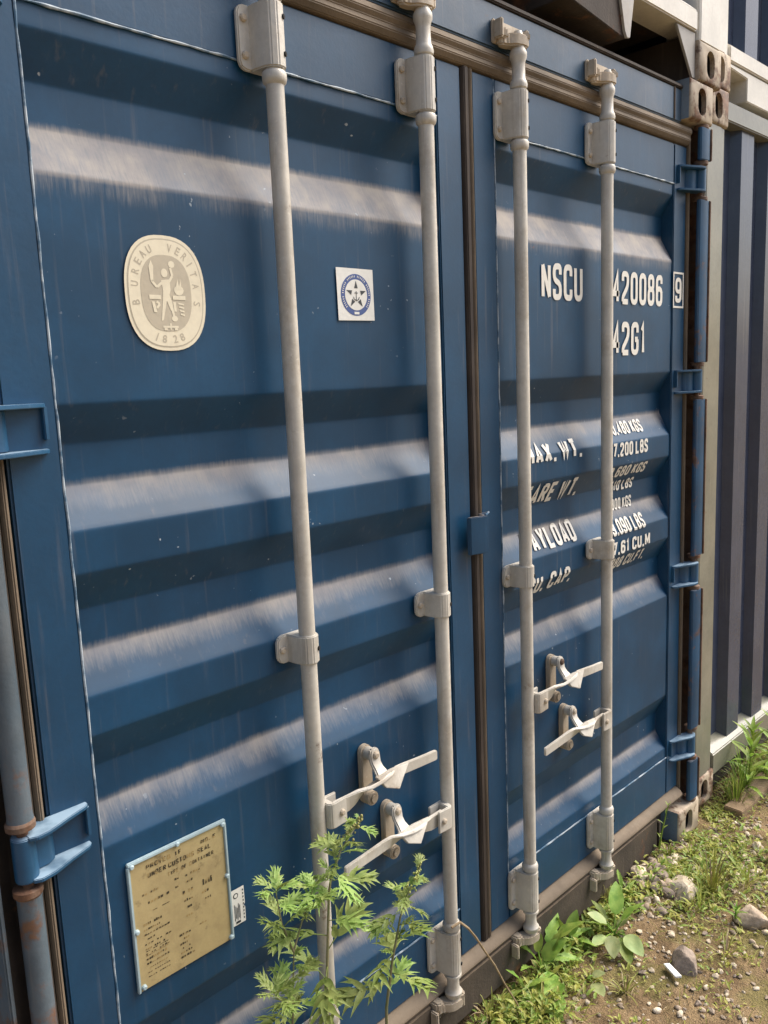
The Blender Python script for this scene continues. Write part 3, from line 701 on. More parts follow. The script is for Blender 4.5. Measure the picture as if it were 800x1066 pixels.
# data plate -------------------------------------------------------------------------
px0, px1, pz0, pz1 = .226, .424, .625, .875
dp = B(px0, px1, .0400, .0435, pz0, pz1).build('data_plate', 'brass', BC, .0008); dp['label'] = 'tarnished yellow metal data plate with worn black print'
for a in ((px0-.004, px1+.004, pz1-.002, pz1+.005), (px0-.005, px0+.001, pz0, pz1-.002), (px1-.001, px1+.005, pz0, pz1-.002)):
    B(a[0], a[1], .0365, .0440, a[2], a[3]).build('plate_rim', 'rim', dp, .0015)
for x, z in ((px0+.004, pz1-.003), (px1-.003, pz1-.004), (px0+.003, .745), (px1-.001, .762), (px0+.007, pz0+.008), (px1-.002, pz0+.006), (.322, pz1)):
    MB().tube([(x, .042, z), (x, .036, z), (x, .034, z)], [.0052, .0048, .003], 10).build('rivet', 'rim', dp)
def plate_line(txt, x0, x1, z0, z1):
    vs, fs = fit_text(txt, x0, x1, z0, z1, .2); MB().add([(v.x, .0396-v.y, v.z) for v in vs], fs).build('lettering', 'ink', dp, smooth=None)
plate_line('PROVED  IF', .258, .330, .853, .862); plate_line('NO. E', .372, .405, .852, .860)
plate_line('UNDER CUSTOMS  SEAL', .260, .392, .836, .846)
plate_line('TYPE  OF  CONTAINER', .300, .398, .820, .828)
prl = random.Random(3)
def dashes(x0, x1, z, h, n, parent=dp, y=.0396, mat='ink', nm='fine_print', rot=False):
    mm = MB(); w = (x1-x0)/n
    for k in range(n):
        if prl.random() < .22: continue
        a = x0+w*k; b_ = a+w*prl.uniform(.45, .85); hh = h*prl.uniform(.6, 1)
        mm.poly([(a, z), (b_, z), (b_, z+hh), (a, z+hh)], y)
    if mm.v: mm.build(nm, mat, parent, smooth=None)
for x0, x1, z, h, n in ((.246, .280, .806, .005, 6), (.312, .322, .806, .005, 2), (.335, .372, .803, .005, 7), (.250, .300, .787, .005, 8), (.312, .320, .790, .005, 2), (.330, .350, .790, .005, 4), (.245, .302, .770, .0015, 3),
                        (.326, .350, .770, .009, 4), (.364, .392, .768, .012, 5), (.328, .348, .754, .005, 4), (.366, .388, .752, .006, 4), (.328, .345, .739, .006, 3), (.372, .388, .737, .005, 3), (.330, .344, .722, .006, 3)): dashes(x0, x1, z, h, n)
for k in range(9): dashes(.243, .243+prl.uniform(.03, .055), .748-.0095*k, .0035 if k else .006, 9)
for k in range(7): dashes(.244, .29, .656+.0085*k-.010, .0022, 10)
for k in range(6): dashes(.312, .312+prl.uniform(.02, .035), .690-.009*k, .005, 5); 
dashes(.360, .384, .676, .005, 4); dashes(.350, .372, .692, .004, 4)
# small white sticker beside it
st = MB(); st.poly([(.430, .645), (.461, .645), (.4615, .676), (.458, .680), (.4615, .684), (.461, .722), (.430, .722)], YO-.0028); st.cur = 1
for k in range(5): st.poly([(.436+.003*k, .655+.004*(k % 2)), (.4375+.003*k, .655+.004*(k % 2)), (.4375+.003*k, .690-.004*(k % 3)), (.436+.003*k, .690-.004*(k % 3))], YO-.0032)
st.disc(.441, YO-.0032, .708, .006, .006, 14); st.poly([(.438, .648), (.449, .648), (.449, .653), (.438, .653)], YO-.0032); st.cur = 0; st.disc(.441, YO-.0035, .708, .004, .004, 12)
for k in range(9): 
    st.cur = 1; st.poly([(.4565, .652+.0075*k), (.459, .652+.0075*k), (.459, .656+.0075*k), (.4565, .656+.0075*k)], YO-.0032)
o = st.build('inspection_sticker', ['decal_white', 'decal_black'], d1, smooth=None); o['label'] = 'small torn white inspection sticker'

# ================================================================== NEIGHBOURING CONTAINERS
def blind_container(x0, y0, z0, label, walls, post, rail, first, cutout=False, gauge=.036):
    c = thing('shipping_container', (x0+1.219, y0, z0), label, 'container')
    for cx in (x0, x0+W_-.162):
        for cz in (z0, z0+H_-.118):
            casting(c, cx, y0, cz, ['cast', 'black']); B(cx, cx+.162, y0+6.06-.178, y0+6.06, cz, cz+.118).build('corner_casting', 'cast', c, .006)
    for s in (0, 1):
        mx = (lambda x: x0+x) if s == 0 else (lambda x: x0+W_-x)
        q = [(mx(x), y0+y) for x, y in ((.004, .16), (.004, .012), (.012, .006), (.120, .006), (.124, .010), (.152, .010), (.158, .016), (.158, .06), (.02, .06), (.02, .16))]
        MB().prz(q, z0+.118, z0+H_-.118).build('corner_post', post, c, .003)
        corr_wall('side_wall', corr_pts(y0+.17, y0+5.9, x0+.012 if s == 0 else x0+W_-.012, x0+.048 if s == 0 else x0+W_-.048), z0+.15, z0+2.53, walls, c, 'y')
        a, b_ = sorted((mx(.004), mx(.064)))
        B(a, b_, y0+.178, y0+5.88, z0+2.52, z0+2.585).build('top_rail', rail, c, .004); B(a, b_, y0+.178, y0+5.88, z0+.02, z0+.16).build('bottom_rail', rail, c, .004)
    xa, xb = x0+.158, x0+W_-.158
    corr_wall('end_wall', corr_pts(xa, xb, y0+.024, y0+.024+gauge, first), z0+.17, z0+2.54, walls, c)
    B(xa+.004, xb-.004, y0+.006, y0+.07, z0+2.502, z0+2.566).build('top_end_rail', rail, c, .004)
    if not cutout:
        MB().prx([(y0+.004, z0+.085), (y0+.004, z0+.172), (y0+.03, z0+.186), (y0+.07, z0+.206), (y0+.09, z0+.206), (y0+.09, z0+.085)], xa+.004, xb-.004).build('bottom_end_rail', rail, c, .004)
        B(xa+.004, xb-.004, y0+.03, y0+.08, z0+.01, z0+.085).build('sill_web', 'under', c)
    else:
        MB().pry([(xa+.004, z0+.088), (xa+.165, z0+.080), (xa+.165, z0+.004), (xb-.16, z0+.004), (xb-.16, z0+.08), (xb-.004, z0+.088), (xb-.004, z0+.102), (xa+.004, z0+.102)], y0+.010, y0+.10).build('bottom_end_rail', rail, c, .003)
        MB().prx([(y0+.004, z0+.1055), (y0+.004, z0+.155), (y0+.03, z0+.172), (y0+.09, z0+.172), (y0+.09, z0+.1055)], xa+.004, xb-.004).build('sill_ledge', rail, c, .004)
    B(x0+.02, x0+W_-.02, y0+.1, y0+5.9, z0+2.55, z0+2.575).build('roof', walls, c); B(x0+.07, x0+W_-.07, y0+.1, y0+5.9, z0+.11, z0+.15).build('floor', 'under', c)
    B(x0+.05, x0+W_-.05, y0+5.96, y0+6.0, z0+.1, z0+2.55).build('rear_wall', walls, c)
    return c
blind_container(2.468, .030, .032, 'slate container with ribbed end wall and cream corner post standing on the soil', 'slate', 'olive', 'olive', 2.800)
blind_container(2.488, .034, .032+H_+.002, 'upper container with slate ribbed end wall and cream rails, stacked on the slate container', 'slate', 'cream', 'cream', 2.815, True)

# container stacked on the blue one: only its raised sill, tunnel cheek and grimy underside come into view
UZ = H_+.002; UX = .052
UC = thing('shipping_container', (UX+1.219, .0, UZ), 'container with pale sill and grimy brown underside stacked on top of the blue container', 'container')
for cx in (UX, UX+W_-.162):
    for cz in (UZ, UZ+H_-.118):
        casting(UC, cx, -.002, cz, ['cast' if cz == UZ else 'cream', 'black']); B(cx, cx+.162, L_-.178, L_, cz, cz+.118).build('corner_casting', 'cast', UC, .006)
for s in (0, 1):
    mx = (lambda x: UX+x) if s == 0 else (lambda x: UX+W_-x)
    q = [(mx(x), y) for x, y in ((.004, .16), (.004, .006), (.010, .001), (.150, .001), (.158, .008), (.158, .06), (.02, .06), (.02, .16))]
    MB().prz(q, UZ+.118, UZ+H_-.118).build('corner_post', 'cream', UC, .003)
    MB().pry([(mx(.165), UZ+.138), (mx(.290), UZ+.138), (mx(.182), UZ+.006), (mx(.165), UZ+.006)], .012, .020).build('sill_gusset', 'greyface', UC, .001)
    MB().prx([(.022, UZ+.006), (.022, UZ+.136), (.60, UZ+.136), (.60, UZ+.006)], *sorted((mx(.17), mx(.18)))).build('gusset_return', 'under', UC)
    # gooseneck tunnel cheek
    ck = [(mx(.555), UZ+.24), (mx(.690), UZ+.24), (mx(.628), UZ+.030), (mx(.616), UZ+.015), (mx(.600), UZ+.018)]
    MB().pry(ck, -.004, .004).build('tunnel_cheek', 'greyface', UC, .001)
    ck = [(mx(.600), UZ+.24), (mx(.900), UZ+.24), (mx(.900), UZ+.05), (mx(.622), UZ+.016), (mx(.606), UZ+.018)]
    MB().pry(ck, .0045, 3.2).build('tunnel_beam', 'under', UC, .002)
    corr_wall('side_wall', corr_pts(.17, L_-.17, mx(.012), mx(.048)), UZ+.17, UZ+2.53, 'slate', UC, 'y')
    a, b_ = sorted((mx(.004), mx(.064)))
    B(a, b_, .178, L_-.178, UZ+2.52, UZ+2.585).build('top_rail', 'cream', UC, .004); B(a, b_, .178, L_-.178, UZ+.02, UZ+.16).build('bottom_rail', 'under', UC, .004)
    a, b_ = sorted((mx(.166), mx(.552)))
    MB().prx([(.004, UZ+.142), (.004, UZ+.200), (.030, UZ+.225), (.10, UZ+.225), (.10, UZ+.142)], a, b_).build('bottom_end_rail', 'cream', UC, .004)
B(UX+.18, UX+W_-.18, .06, L_-.1, UZ+.16, UZ+.20).build('floor', 'under', UC)
for k in range(12):
    y = .35+.3*k; B(UX+.07, UX+W_-.07, y, y+.045, UZ+.045, UZ+.16).build('cross_member', 'under', UC, .003)
corr_wall('end_wall', corr_pts(UX+.158, UX+W_-.158, .024, .060, UX+.25), UZ+.226, UZ+2.53, 'slate', UC)
B(UX+.165, UX+W_-.165, .004, .07, UZ+2.50, UZ+2.566).build('top_end_rail', 'cream', UC, .004)
B(UX+.02, UX+W_-.02, .1, L_-.1, UZ+2.55, UZ+2.575).build('roof', 'slate', UC)
B(UX+.05, UX+W_-.05, L_-.1, L_-.06, UZ+.1, UZ+2.55).build('rear_wall', 'slate', UC)

# ================================================================== GROUND DRESSING
def rock_mesh(seed, sub=2):
    bm = bmesh.new(); bmesh.ops.create_icosphere(bm, subdivisions=sub, radius=1)
    o = Vector((seed*7.3, seed*3.1, seed*1.7))
    for v in bm.verts:
        d = 1 + .30*noise.noise(v.co*.9+o) + .16*noise.noise(v.co*2.1+o) + .10*noise.noise(v.co*4.3+o) + (.05*noise.noise(v.co*9+o) if sub > 2 else 0)
        v.co = v.co*d
    for q in range(9):        # chipped flat facets
        pn = Vector((noise.noise((seed, q, .3)), noise.noise((seed, q, 7.3)), noise.noise((seed, q, 15.1)))).normalized(); lim = .66+.2*abs(noise.noise((seed*2, q, 3)))
        for v in bm.verts:
            h = v.co.dot(pn)
            if h > lim: v.co -= pn*(h-lim)*.9
    me = bpy.data.meshes.new('stone'); bm.to_mesh(me); bm.free()
    me.polygons.foreach_set('use_smooth', [True]*len(me.polygons)); me.set_sharp_from_angle(angle=R(42)); return me
RM = [rock_mesh(i, 4) for i in range(4)] + [rock_mesh(10+i, 2) for i in range(6)]
def rock(x, y, s, mat, label, group=None, k=None, rot=None, sink=.35):
    me = RM[k if k is not None else rnd.randrange(4, 10)].copy() if k is not None else RM[rnd.randrange(4, 10)]
    o = bpy.data.objects.new('stone', me); COL.objects.link(o)
    if not me.materials: me.materials.append(M[mat])
    else: o.material_slots[0].link = 'OBJECT'; o.material_slots[0].material = M[mat]
    o.scale = s; o.rotation_euler = rot if rot else (rnd.uniform(-.3, .3), rnd.uniform(-.3, .3), rnd.uniform(0, 6.28))
    o.location = (x, y, ground_h(x, y) + s[2]*(1-2*sink)); ORG[o.name] = o.location.copy()
    return tag(o, label, 'stone', group)
rock(2.025, -.135, (.072, .060, .038), 'stone_tan', 'largest pale tan oval stone, beside the long grass tuft', k=0, rot=(.1, .15, .6))
rock(1.707, -.292, (.054, .046, .034), 'stone_grey', 'angular grey brown stone lying next to the white chip', k=1, rot=(.1, .2, 1.2))
rock(1.972, -.012, (.050, .036, .022), 'stone_tan', 'flat cream stone in the gravel by the rightmost locking bar', k=2, rot=(.1, 0, .3))
rock(1.935, -.030, (.032, .028, .024), 'stone_mid', 'pinkish brown stone below the flat cream stone', k=3)
rock(2.02, -.365, (.060, .050, .032), 'stone_mid', 'broad low brown stone behind the small rosette weed', k=3, rot=(0, .1, 2.))
rock(2.09, -.415, (.030, .024, .024), 'stone_tan', 'pale upright stone right of the small rosette weed', k=0)
rock(2.44, -.21, (.030, .024, .018), 'stone_tan', 'low tan stone on bare soil in front of the plank', k=1)
g_l = 'small tan pebble among the gravel heaped by the blue container'
for i in range(60):
    x, y = rnd.gauss(2.05, .10), rnd.gauss(-.04, .055)
    if y > .012: y = -.04
    s = rnd.uniform(.012, .024); rock(x, y, (s*1.25, s, s*.8), rnd.choice(['stone_mid', 'stone_tan', 'stone_mid', 'stone_grey']), g_l, 'pebbles heaped by the container')
g_l2 = 'pale pebble lying on the bare soil right of the corner casting'
for i in range(40):
    x, y = rnd.uniform(2.2, 2.62), rnd.uniform(-.34, -.05)
    s = rnd.uniform(.008, .018); rock(x, y, (s*1.3, s, s*.6), rnd.choice(['stone_tan', 'stone_tan', 'stone_mid']), g_l2, 'pebbles on the bare soil')
g_l3 = 'small pebble in the mossy soil below the broad-leaved weeds'
for i in range(26):
    x, y = rnd.uniform(1.25, 2.0), rnd.uniform(-.42, -.16)
    s = rnd.uniform(.006, .013); rock(x, y, (s*1.2, s, s*.7), rnd.choice(['stone_tan', 'stone_mid']), g_l3, 'pebbles in the mossy soil')
c = MB().prz([(-.030, -.008), (.026, -.011), (.031, .006), (-.024, .010)], 0, .007)
c.v = [Matrix.Rotation(1.15, 3, 'Z') @ p + Vector((1.646, -.286, ground_h(1.646, -.286)+.012)) for p in c.v]
tag(c.build('plastic_chip', 'chip', None, .001), 'bright white flat chip touching the angular grey brown stone', 'chip')
# plank under the slate container
pk = MB(); n = 14; secs = []
for k in range(n+1):
    t = k/n; x = 2.60+.75*t; y = -.060-.02*t+.004*noise.noise((t*5, 1, 1)); w = .035+.004*noise.noise((t*7, 3, 1)); z = ground_h(x, y)
    secs.append([(x, y-w, z-.01), (x, y+w, z-.01), (x, y+w, z+.030+.003*noise.noise((t*9, 4, 2))), (x, y-w, z+.028+.003*noise.noise((t*9, 6, 2)))])
tag(pk.loft(secs).build('plank', 'wood', None, .003), 'weathered brown wooden plank lying in front of the slate container', 'plank')

# gravel and ground cover nobody could count
gv = MB(); ico = bmesh.new(); bmesh.ops.create_icosphere(ico, subdivisions=1, radius=1); iv = [v.co.copy() for v in ico.verts]; ico.verts.index_update(); jf = [tuple(v.index for v in f.verts) for f in ico.faces]; ico.free()
for i in range(2600):
    if i % 3 == 0: x, y = rnd.gauss(2.06, .14), rnd.gauss(-.05, .08)
    elif i % 3 == 1: x, y = rnd.uniform(2.1, 3.2), rnd.uniform(-.6, -.02)
    else: x, y = rnd.uniform(1.0, 2.4), rnd.uniform(-.7, .015)
    if y > .018: continue
    s = rnd.uniform(.0022, .0075)*(1 if rnd.random() < .8 else 1.4); rz = Matrix.Rotation(rnd.uniform(0, 6.28), 3, 'Z'); z = ground_h(x, y)
    gv.cur = rnd.choice([0, 0, 1, 1, 2])
    gv.add([rz @ Vector((v.x*s*1.3*rnd.uniform(.6, 1.3), v.y*s*rnd.uniform(.6, 1.3), v.z*s*rnd.uniform(.5, 1.))) + Vector((x, y, z+s*.25)) for v in iv], jf)
o = gv.build('gravel', ['stone_mid', 'stone_tan', 'stone_grey'], None, fixn=False, smooth=20); o['kind'] = 'stuff'; tag(o, 'fine tan gravel scattered over the brown soil', 'gravel')
cv = MB()
def blade(m, base, tip, w, bend, n=5, mat=None):
    base, tip = Vector(base), Vector(tip); d = tip-base; side = d.cross(Vector((0, 0, 1)))
    side = side.normalized() if side.length > 1e-5 else Vector((1, 0, 0))
    vs = []
    for k in range(n+1):
        t = k/n; p = base + d*t + Vector((0, 0, bend*math.sin(math.pi*t)))
        ww = w*(1-t**1.6)*(.55+.45*min(1, t*4)); vs += [p-side*ww/2 + Vector((0, 0, .15*ww)), p + Vector((0, 0, -.1*ww)), p+side*ww/2 + Vector((0, 0, .15*ww))]
    fs = []
    for k in range(n): a = k*3; fs += [(a, a+1, a+4, a+3), (a+1, a+2, a+5, a+4)]
    m.add(vs, fs)
for i in range(15000):
    q = rnd.random()
    if q < .35: x, y = rnd.gauss(2.13, .12), rnd.gauss(-.10, .09)
    elif q < .6: x, y = rnd.uniform(1.05, 1.5), rnd.gauss(-.06, .10)
    elif q < .8: x, y = rnd.uniform(1.4, 2.5), rnd.uniform(-.75, .0)
    else: x, y = rnd.uniform(2.5, 3.4), rnd.gauss(-.02, .05)
    if y > .016 and x < 2.45: continue
    if noise.noise((x*7, y*7, 12)) + .5*noise.noise((x*19, y*19, 3)) < .02 and q < .8: continue
    z = ground_h(x, y); a = rnd.uniform(0, 6.28); l = rnd.uniform(.006, .020); e = rnd.uniform(.1, .9)
    cv.cur = 0 if rnd.random() < .75 else 1
    h0 = rnd.uniform(0, .012)
    blade(cv, (x, y, z+h0), (x+l*math.cos(a), y+l*math.sin(a), z+h0+l*e*.7), l*rnd.uniform(.35, .7), .002, 2)
for i in range(2600):    # leafier patches along the sill and round the corner casting
    x, y = (rnd.gauss(1.72, .16), rnd.gauss(-.03, .03)) if i % 3 == 0 else (rnd.gauss(2.22, .12), rnd.gauss(-.15, .09)) if i % 3 == 1 else (rnd.gauss(1.25, .10), rnd.gauss(-.06, .06))
    if y > .014: continue
    z = ground_h(x, y); a = rnd.uniform(0, 6.28); l = rnd.uniform(.012, .034); h0 = rnd.uniform(0, .035); cv.cur = 1 if rnd.random() < .5 else 0
    blade(cv, (x, y, z+h0), (x+l*math.cos(a), y+l*math.sin(a), z+h0+l*rnd.uniform(-.2, .7)), l*rnd.uniform(.3, .55), .004, 3)
for i in range(900):     # short dry and green stalks
    q = rnd.random()
    if q < .45: x, y = rnd.uniform(1.05, 1.5), rnd.gauss(-.05, .08)
    elif q < .75: x, y = rnd.gauss(2.13, .16), rnd.gauss(-.14, .10)
    else: x, y = rnd.uniform(1.5, 2.5), rnd.uniform(-.6, -.02)
    if y > .014: continue
    z = ground_h(x, y); a = rnd.uniform(0, 6.28); l = rnd.uniform(.02, .075); cv.cur = 2 if rnd.random() < .55 else 0
    blade(cv, (x, y, z), (x+l*math.cos(a), y+.6*l*math.sin(a)-.2*l, z+l*rnd.uniform(.05, .9)), .0026, .01, 3)
o = cv.build('ground_cover', ['cover', 'broad', 'dry'], None, fixn=False, smooth=180); o['kind'] = 'stuff'; tag(o, 'low yellow green moss and seedlings covering the soil', 'ground cover')

# grass tufts --------------------------------------------------------------------
def tuft(x, y, n, h, spread, label, group=None, mat='grass', lean=(0, 0), w=.0062):
    m = MB(); z = ground_h(x, y)
    for i in range(n):
        a = rnd.uniform(0, 6.28); r = rnd.uniform(0, .018); hh = h*rnd.uniform(.45, 1.05); s = spread*rnd.uniform(.2, 1)
        b_ = (x+r*math.cos(a), y+r*math.sin(a), z-.004)
        m.cur = 0 if rnd.random() < .8 else 1
        blade(m, b_, (x+s*math.cos(a)+lean[0], y+s*math.sin(a)+lean[1], z+hh*(1-.55*(s/spread)**2)), w*rnd.uniform(.6, 1.1), hh*.28, 6)
    return tag(m.build('grass_tuft', [mat, 'dry'], None, fixn=False, smooth=180), label, 'grass', group)
tuft(2.09, -.205, 42, .155, .115, 'long yellow green grass tuft growing beside the largest tan stone')
tuft(1.98, -.215, 16, .09, .09, 'thin pale grass tuft growing just below the long grass tuft')
tuft(2.15, -.030, 30, .07, .05, 'short bushy grass tuft in front of the bottom corner casting')
tuft(2.40, -.285, 26, .13, .07, 'upright grass tuft on the soil across from the corner casting')
tuft(1.17, -.015, 30, .09, .10, 'sprawling dry grass tuft under the second locking bar')
tuft(1.27, -.10, 26, .07, .11, 'low straw coloured grass tuft below the broad-leaved weeds')
tuft(1.83, -.36, 14, .05, .13, 'spreading thin grass tuft on bare soil behind the grey brown stone')
tuft(2.68, -.04, 55, .17, .12, 'dense green grass tuft at the foot of the slate container', mat='lush', w=.006)
tuft(2.80, -.02, 45, .20, .14, 'tall lush grass tuft under the leafy plant at the slate container', mat='lush', w=.006)
tuft(2.95, -.06, 45, .16, .14, 'bright green grass tuft past the leafy plant at the slate container', mat='lush', w=.006)
tuft(3.12, -.03, 40, .17, .12, 'farthest green grass tuft along the slate container', mat='lush', w=.006)

tuft(1.60, .004, 26, .07, .07, 'wispy grass tuft against the sill between the third and fourth locking bars')
tuft(1.80, .002, 24, .08, .06, 'wispy grass tuft against the sill beside the fourth locking bar')
tuft(2.24, -.07, 30, .06, .06, 'low leafy grass tuft in front of the corner casting hole')
tuft(2.20, -.27, 20, .07, .08, 'thin grass tuft between the long tuft and the upright tuft')
tuft(1.50, -.22, 18, .04, .09, 'flattened grass tuft on the mossy soil below the seedling')
tuft(2.04, -.47, 16, .06, .07, 'small grass tuft beside the pale upright stone')
# leaves as objects ----------------------------------------------------------------
def leaf_mesh(name, L, Wd, mat, curl=.25, lobes=0, fold=.18, ruffle=.0, n=16, shape=.78):
    m = MB(); vs = []
    for k in range(n+1):
        t = k/n; w = Wd/2*max(.012, math.sin(math.pi*t**shape))**.72
        if lobes: w *= 1-.32*(.5+.5*math.cos(2*math.pi*lobes*t))
        z = -curl*L*t*t; 
        for u in (-1, -.5, 0, .5, 1):
            vs.append((L*t, u*w, z + fold*abs(u)*w + ruffle*w*math.sin(9*t+4*u)))
    m.add(vs, [(k*5+j, (k+1)*5+j, (k+1)*5+j+1, k*5+j+1) for k in range(n) for j in range(4)])
    me = bpy.data.meshes.new(name); me.from_pydata(m.v, [], m.f); me.materials.append(M[mat]); me.polygons.foreach_set('use_smooth', [True]*len(me.polygons)); return me
def mug_leaf(seed, L):
    """deeply cut mugwort leaf: narrow pointed lobes along a midrib"""
    r = random.Random(seed); m = MB()
    def lobe(base, ang, ln, w, n=5):
        vs = []; d = Vector((math.cos(ang), math.sin(ang), 0)); s = Vector((-d.y, d.x, 0)); dr = r.uniform(.05, .45)
        for k in range(n+1):
            t = k/n; p = Vector(base) + d*ln*t + s*.10*ln*math.sin(ang)*t*t; p.z -= dr*ln*t*t
            ww = w*(.45+.55*math.sin(math.pi*min(1, t*1.25+.12)))*(1-t)**.45 if k < n else .0002
            vs += [p-s*ww+Vector((0, 0, .35*ww)), p, p+s*ww+Vector((0, 0, .35*ww))]
        fs = []
        for k in range(n): a = k*3; fs += [(a, a+1, a+4, a+3), (a+1, a+2, a+5, a+4)]
        m.add(vs, fs)
    def mid(t): return (L*t, 0, -.32*L*t*t)
    m.tube([mid(k/6) for k in range(7)], [.0011, .001, .001, .0009, .0008, .0006, .0003], 4)
    for t, l in ((.28, .32), (.46, .50), (.64, .46), (.80, .30)):
        for sg in (-1, 1):
            a = sg*R(r.uniform(30, 55)); ln = L*l*r.uniform(.8, 1.15); b_ = mid(t+r.uniform(-.03, .03)); lobe(b_, a, ln, .0040+.034*L)
            if ln > .024 and r.random() < .75:
                e = Vector(b_) + Vector((math.cos(a), math.sin(a), 0))*ln*.45; e.z -= .05*ln
                lobe(e, a-sg*R(38), ln*.5, .0024+.016*L, 4)
                if r.random() < .35: lobe(e, a+sg*R(30), ln*.42, .0022+.013*L, 4)
    lobe(mid(.55), 0, L*.5, .0042+.038*L, 6); lobe(mid(.9), R(20), L*.15, .003, 4)
    # a blade of leaf along the midrib
    vs = []
    for k in range(7):
        t = .22+.65*k/6; w = .0016+.006*L*math.sin(math.pi*k/6); p = Vector(mid(t)); vs += [p+Vector((0, -w, .0006)), p+Vector((0, w, .0006))]
    m.add(vs, [(2*k, 2*k+1, 2*k+3, 2*k+2) for k in range(6)])
    me = bpy.data.meshes.new('leaf'); me.from_pydata(m.v, [], m.f); me.materials.append(M['mugleaf']); me.polygons.foreach_set('use_smooth', [True]*len(me.polygons)); return me
MUG = [mug_leaf(i, .095) for i in range(7)]
def place(me, parent, base, az, el, roll=0, scale=1., name='leaf'):
    o = bpy.data.objects.new(name, me); COL.objects.link(o); o.parent = parent
    o.location = Vector(base) - ORG[parent.name]
    o.rotation_euler = (Matrix.Rotation(az, 3, 'Z') @ Matrix.Rotation(-el, 3, 'Y') @ Matrix.Rotation(roll, 3, 'X')).to_euler(); o.scale = (scale,)*3; return o
def along(path, t):
    k = t*(len(path)-1); i = min(int(k), len(path)-2); return Vector(path[i]).lerp(Vector(path[i+1]), k-i)
def mugwort(path, label, n, r0=.0042, s0=1.0, branches=(), bud=True, tmin=.3):
    root = thing('mugwort_plant', path[0], label, 'weed', 'mugwort weeds')
    dense = [along(path, k/24) for k in range(25)]
    MB().tube(dense, [r0*(1-.72*k/24) for k in range(25)], 8).build('stem', 'mugstem', root)
    az = rnd.uniform(0, 6)
    for i in range(n):
        t = tmin+(1-tmin)*i/n; p = along(path, t); az += 2.4+rnd.uniform(-.35, .35)
        sc = s0*(1.25-.80*max(0, (t-.45)/.55)); place(rnd.choice(MUG), root, p, az, R(rnd.uniform(-12, 40)), rnd.uniform(-.4, .4), sc*rnd.uniform(.8, 1.15))
        if t > .5 and rnd.random() < .7: place(rnd.choice(MUG), root, p, az+rnd.uniform(-.6, .6), R(rnd.uniform(40, 70)), 0, sc*rnd.uniform(.35, .55))
    for bp, nb in branches:
        MB().tube([along(bp, k/10) for k in range(11)], [r0*.5*(1-.6*k/10) for k in range(11)], 6).build('branch', 'mugstem', root)
        for i in range(nb):
            t = .35+.65*i/nb; az += 2.4; place(rnd.choice(MUG), root, along(bp, t), az, R(rnd.uniform(15, 65)), rnd.uniform(-.3, .3), s0*rnd.uniform(.55, .95)*(1.1-.4*t))
        for i in range(5): place(rnd.choice(MUG), root, bp[-1], az+i*1.26, R(rnd.uniform(25, 70)), 0, s0*rnd.uniform(.4, .6))
    if bud:
        m = MB()
        for i in range(34):
            t = 1-.16*(i/34); p = along(path, t); w = .002+.012*(i/34); a = rnd.uniform(0, 6.28); c_ = p + Vector((w*math.cos(a), w*math.sin(a), rnd.uniform(-.003, .004))); s = rnd.uniform(.0018, .0034)
            m.add([Vector((v.x*s, v.y*s, v.z*s*1.25))+c_ for v in iv], jf)
        m.build('flower_buds', 'mugbud', root, fixn=False, smooth=180)
    return root
mugwort([(.40, -.13, -.01), (.425, -.125, .28), (.442, -.12, .53), (.455, -.12, .665)], 'leaning mugwort weed whose bushy side shoots stop below the first handle', 16, s0=.95, bud=False, tmin=.35,
        branches=(([(.454, -.12, .66), (.428, -.125, .735), (.416, -.13, .805)], 8), ([(.454, -.12, .66), (.480, -.12, .715), (.505, -.125, .765)], 8), ([(.446, -.12, .56), (.405, -.15, .60), (.380, -.16, .635)], 5)))
mugwort([(.475, -.15, -.01), (.505, -.13, .30), (.525, -.125, .56), (.548, -.12, .75), (.582, -.12, .807), (.643, -.12, .852)], 'tallest mugwort weed, its yellow bud tip curving over the first locking bar', 19, s0=.88, tmin=.40)
mugwort([(.655, -.14, -.01), (.672, -.125, .25), (.684, -.12, .40), (.708, -.12, .50), (.736, -.12, .582), (.764, -.12, .626), (.806, -.12, .672)], 'slim mugwort weed standing free between the first and second locking bars', 17, s0=.88, tmin=.38)

# broad-leaved weeds ----------------------------------------------------------------
BL = [leaf_mesh('leaf', 1, .42, 'broad', .30, 4, .2, .15), leaf_mesh('leaf', 1, .50, 'broad', .15, 0, .22, .10), leaf_mesh('leaf', 1, .62, 'broad_pale', .12, 0, .16, .06), leaf_mesh('leaf', 1, .34, 'broad', .40, 6, .25, .2)]
def weed(name, base, leaves, label, stem='dry'):
    root = thing(name, base, label, 'weed')
    for a, b_, k, roll in leaves:
        a, b_ = Vector(a), Vector(b_); d = b_-a
        o = place(BL[k], root, a, math.atan2(d.y, d.x), math.asin(d.z/d.length)+.14, roll, d.length)
        st = MB().tube([Vector(base)+Vector((0, 0, .002)), (Vector(base)+a)*.5+Vector((0, 0, .006)), a+d*.04], [.0028, .0024, .0018], 6).build('leaf_stalk', 'broad', root)
    return root
b0 = (1.405, -.01, .006)
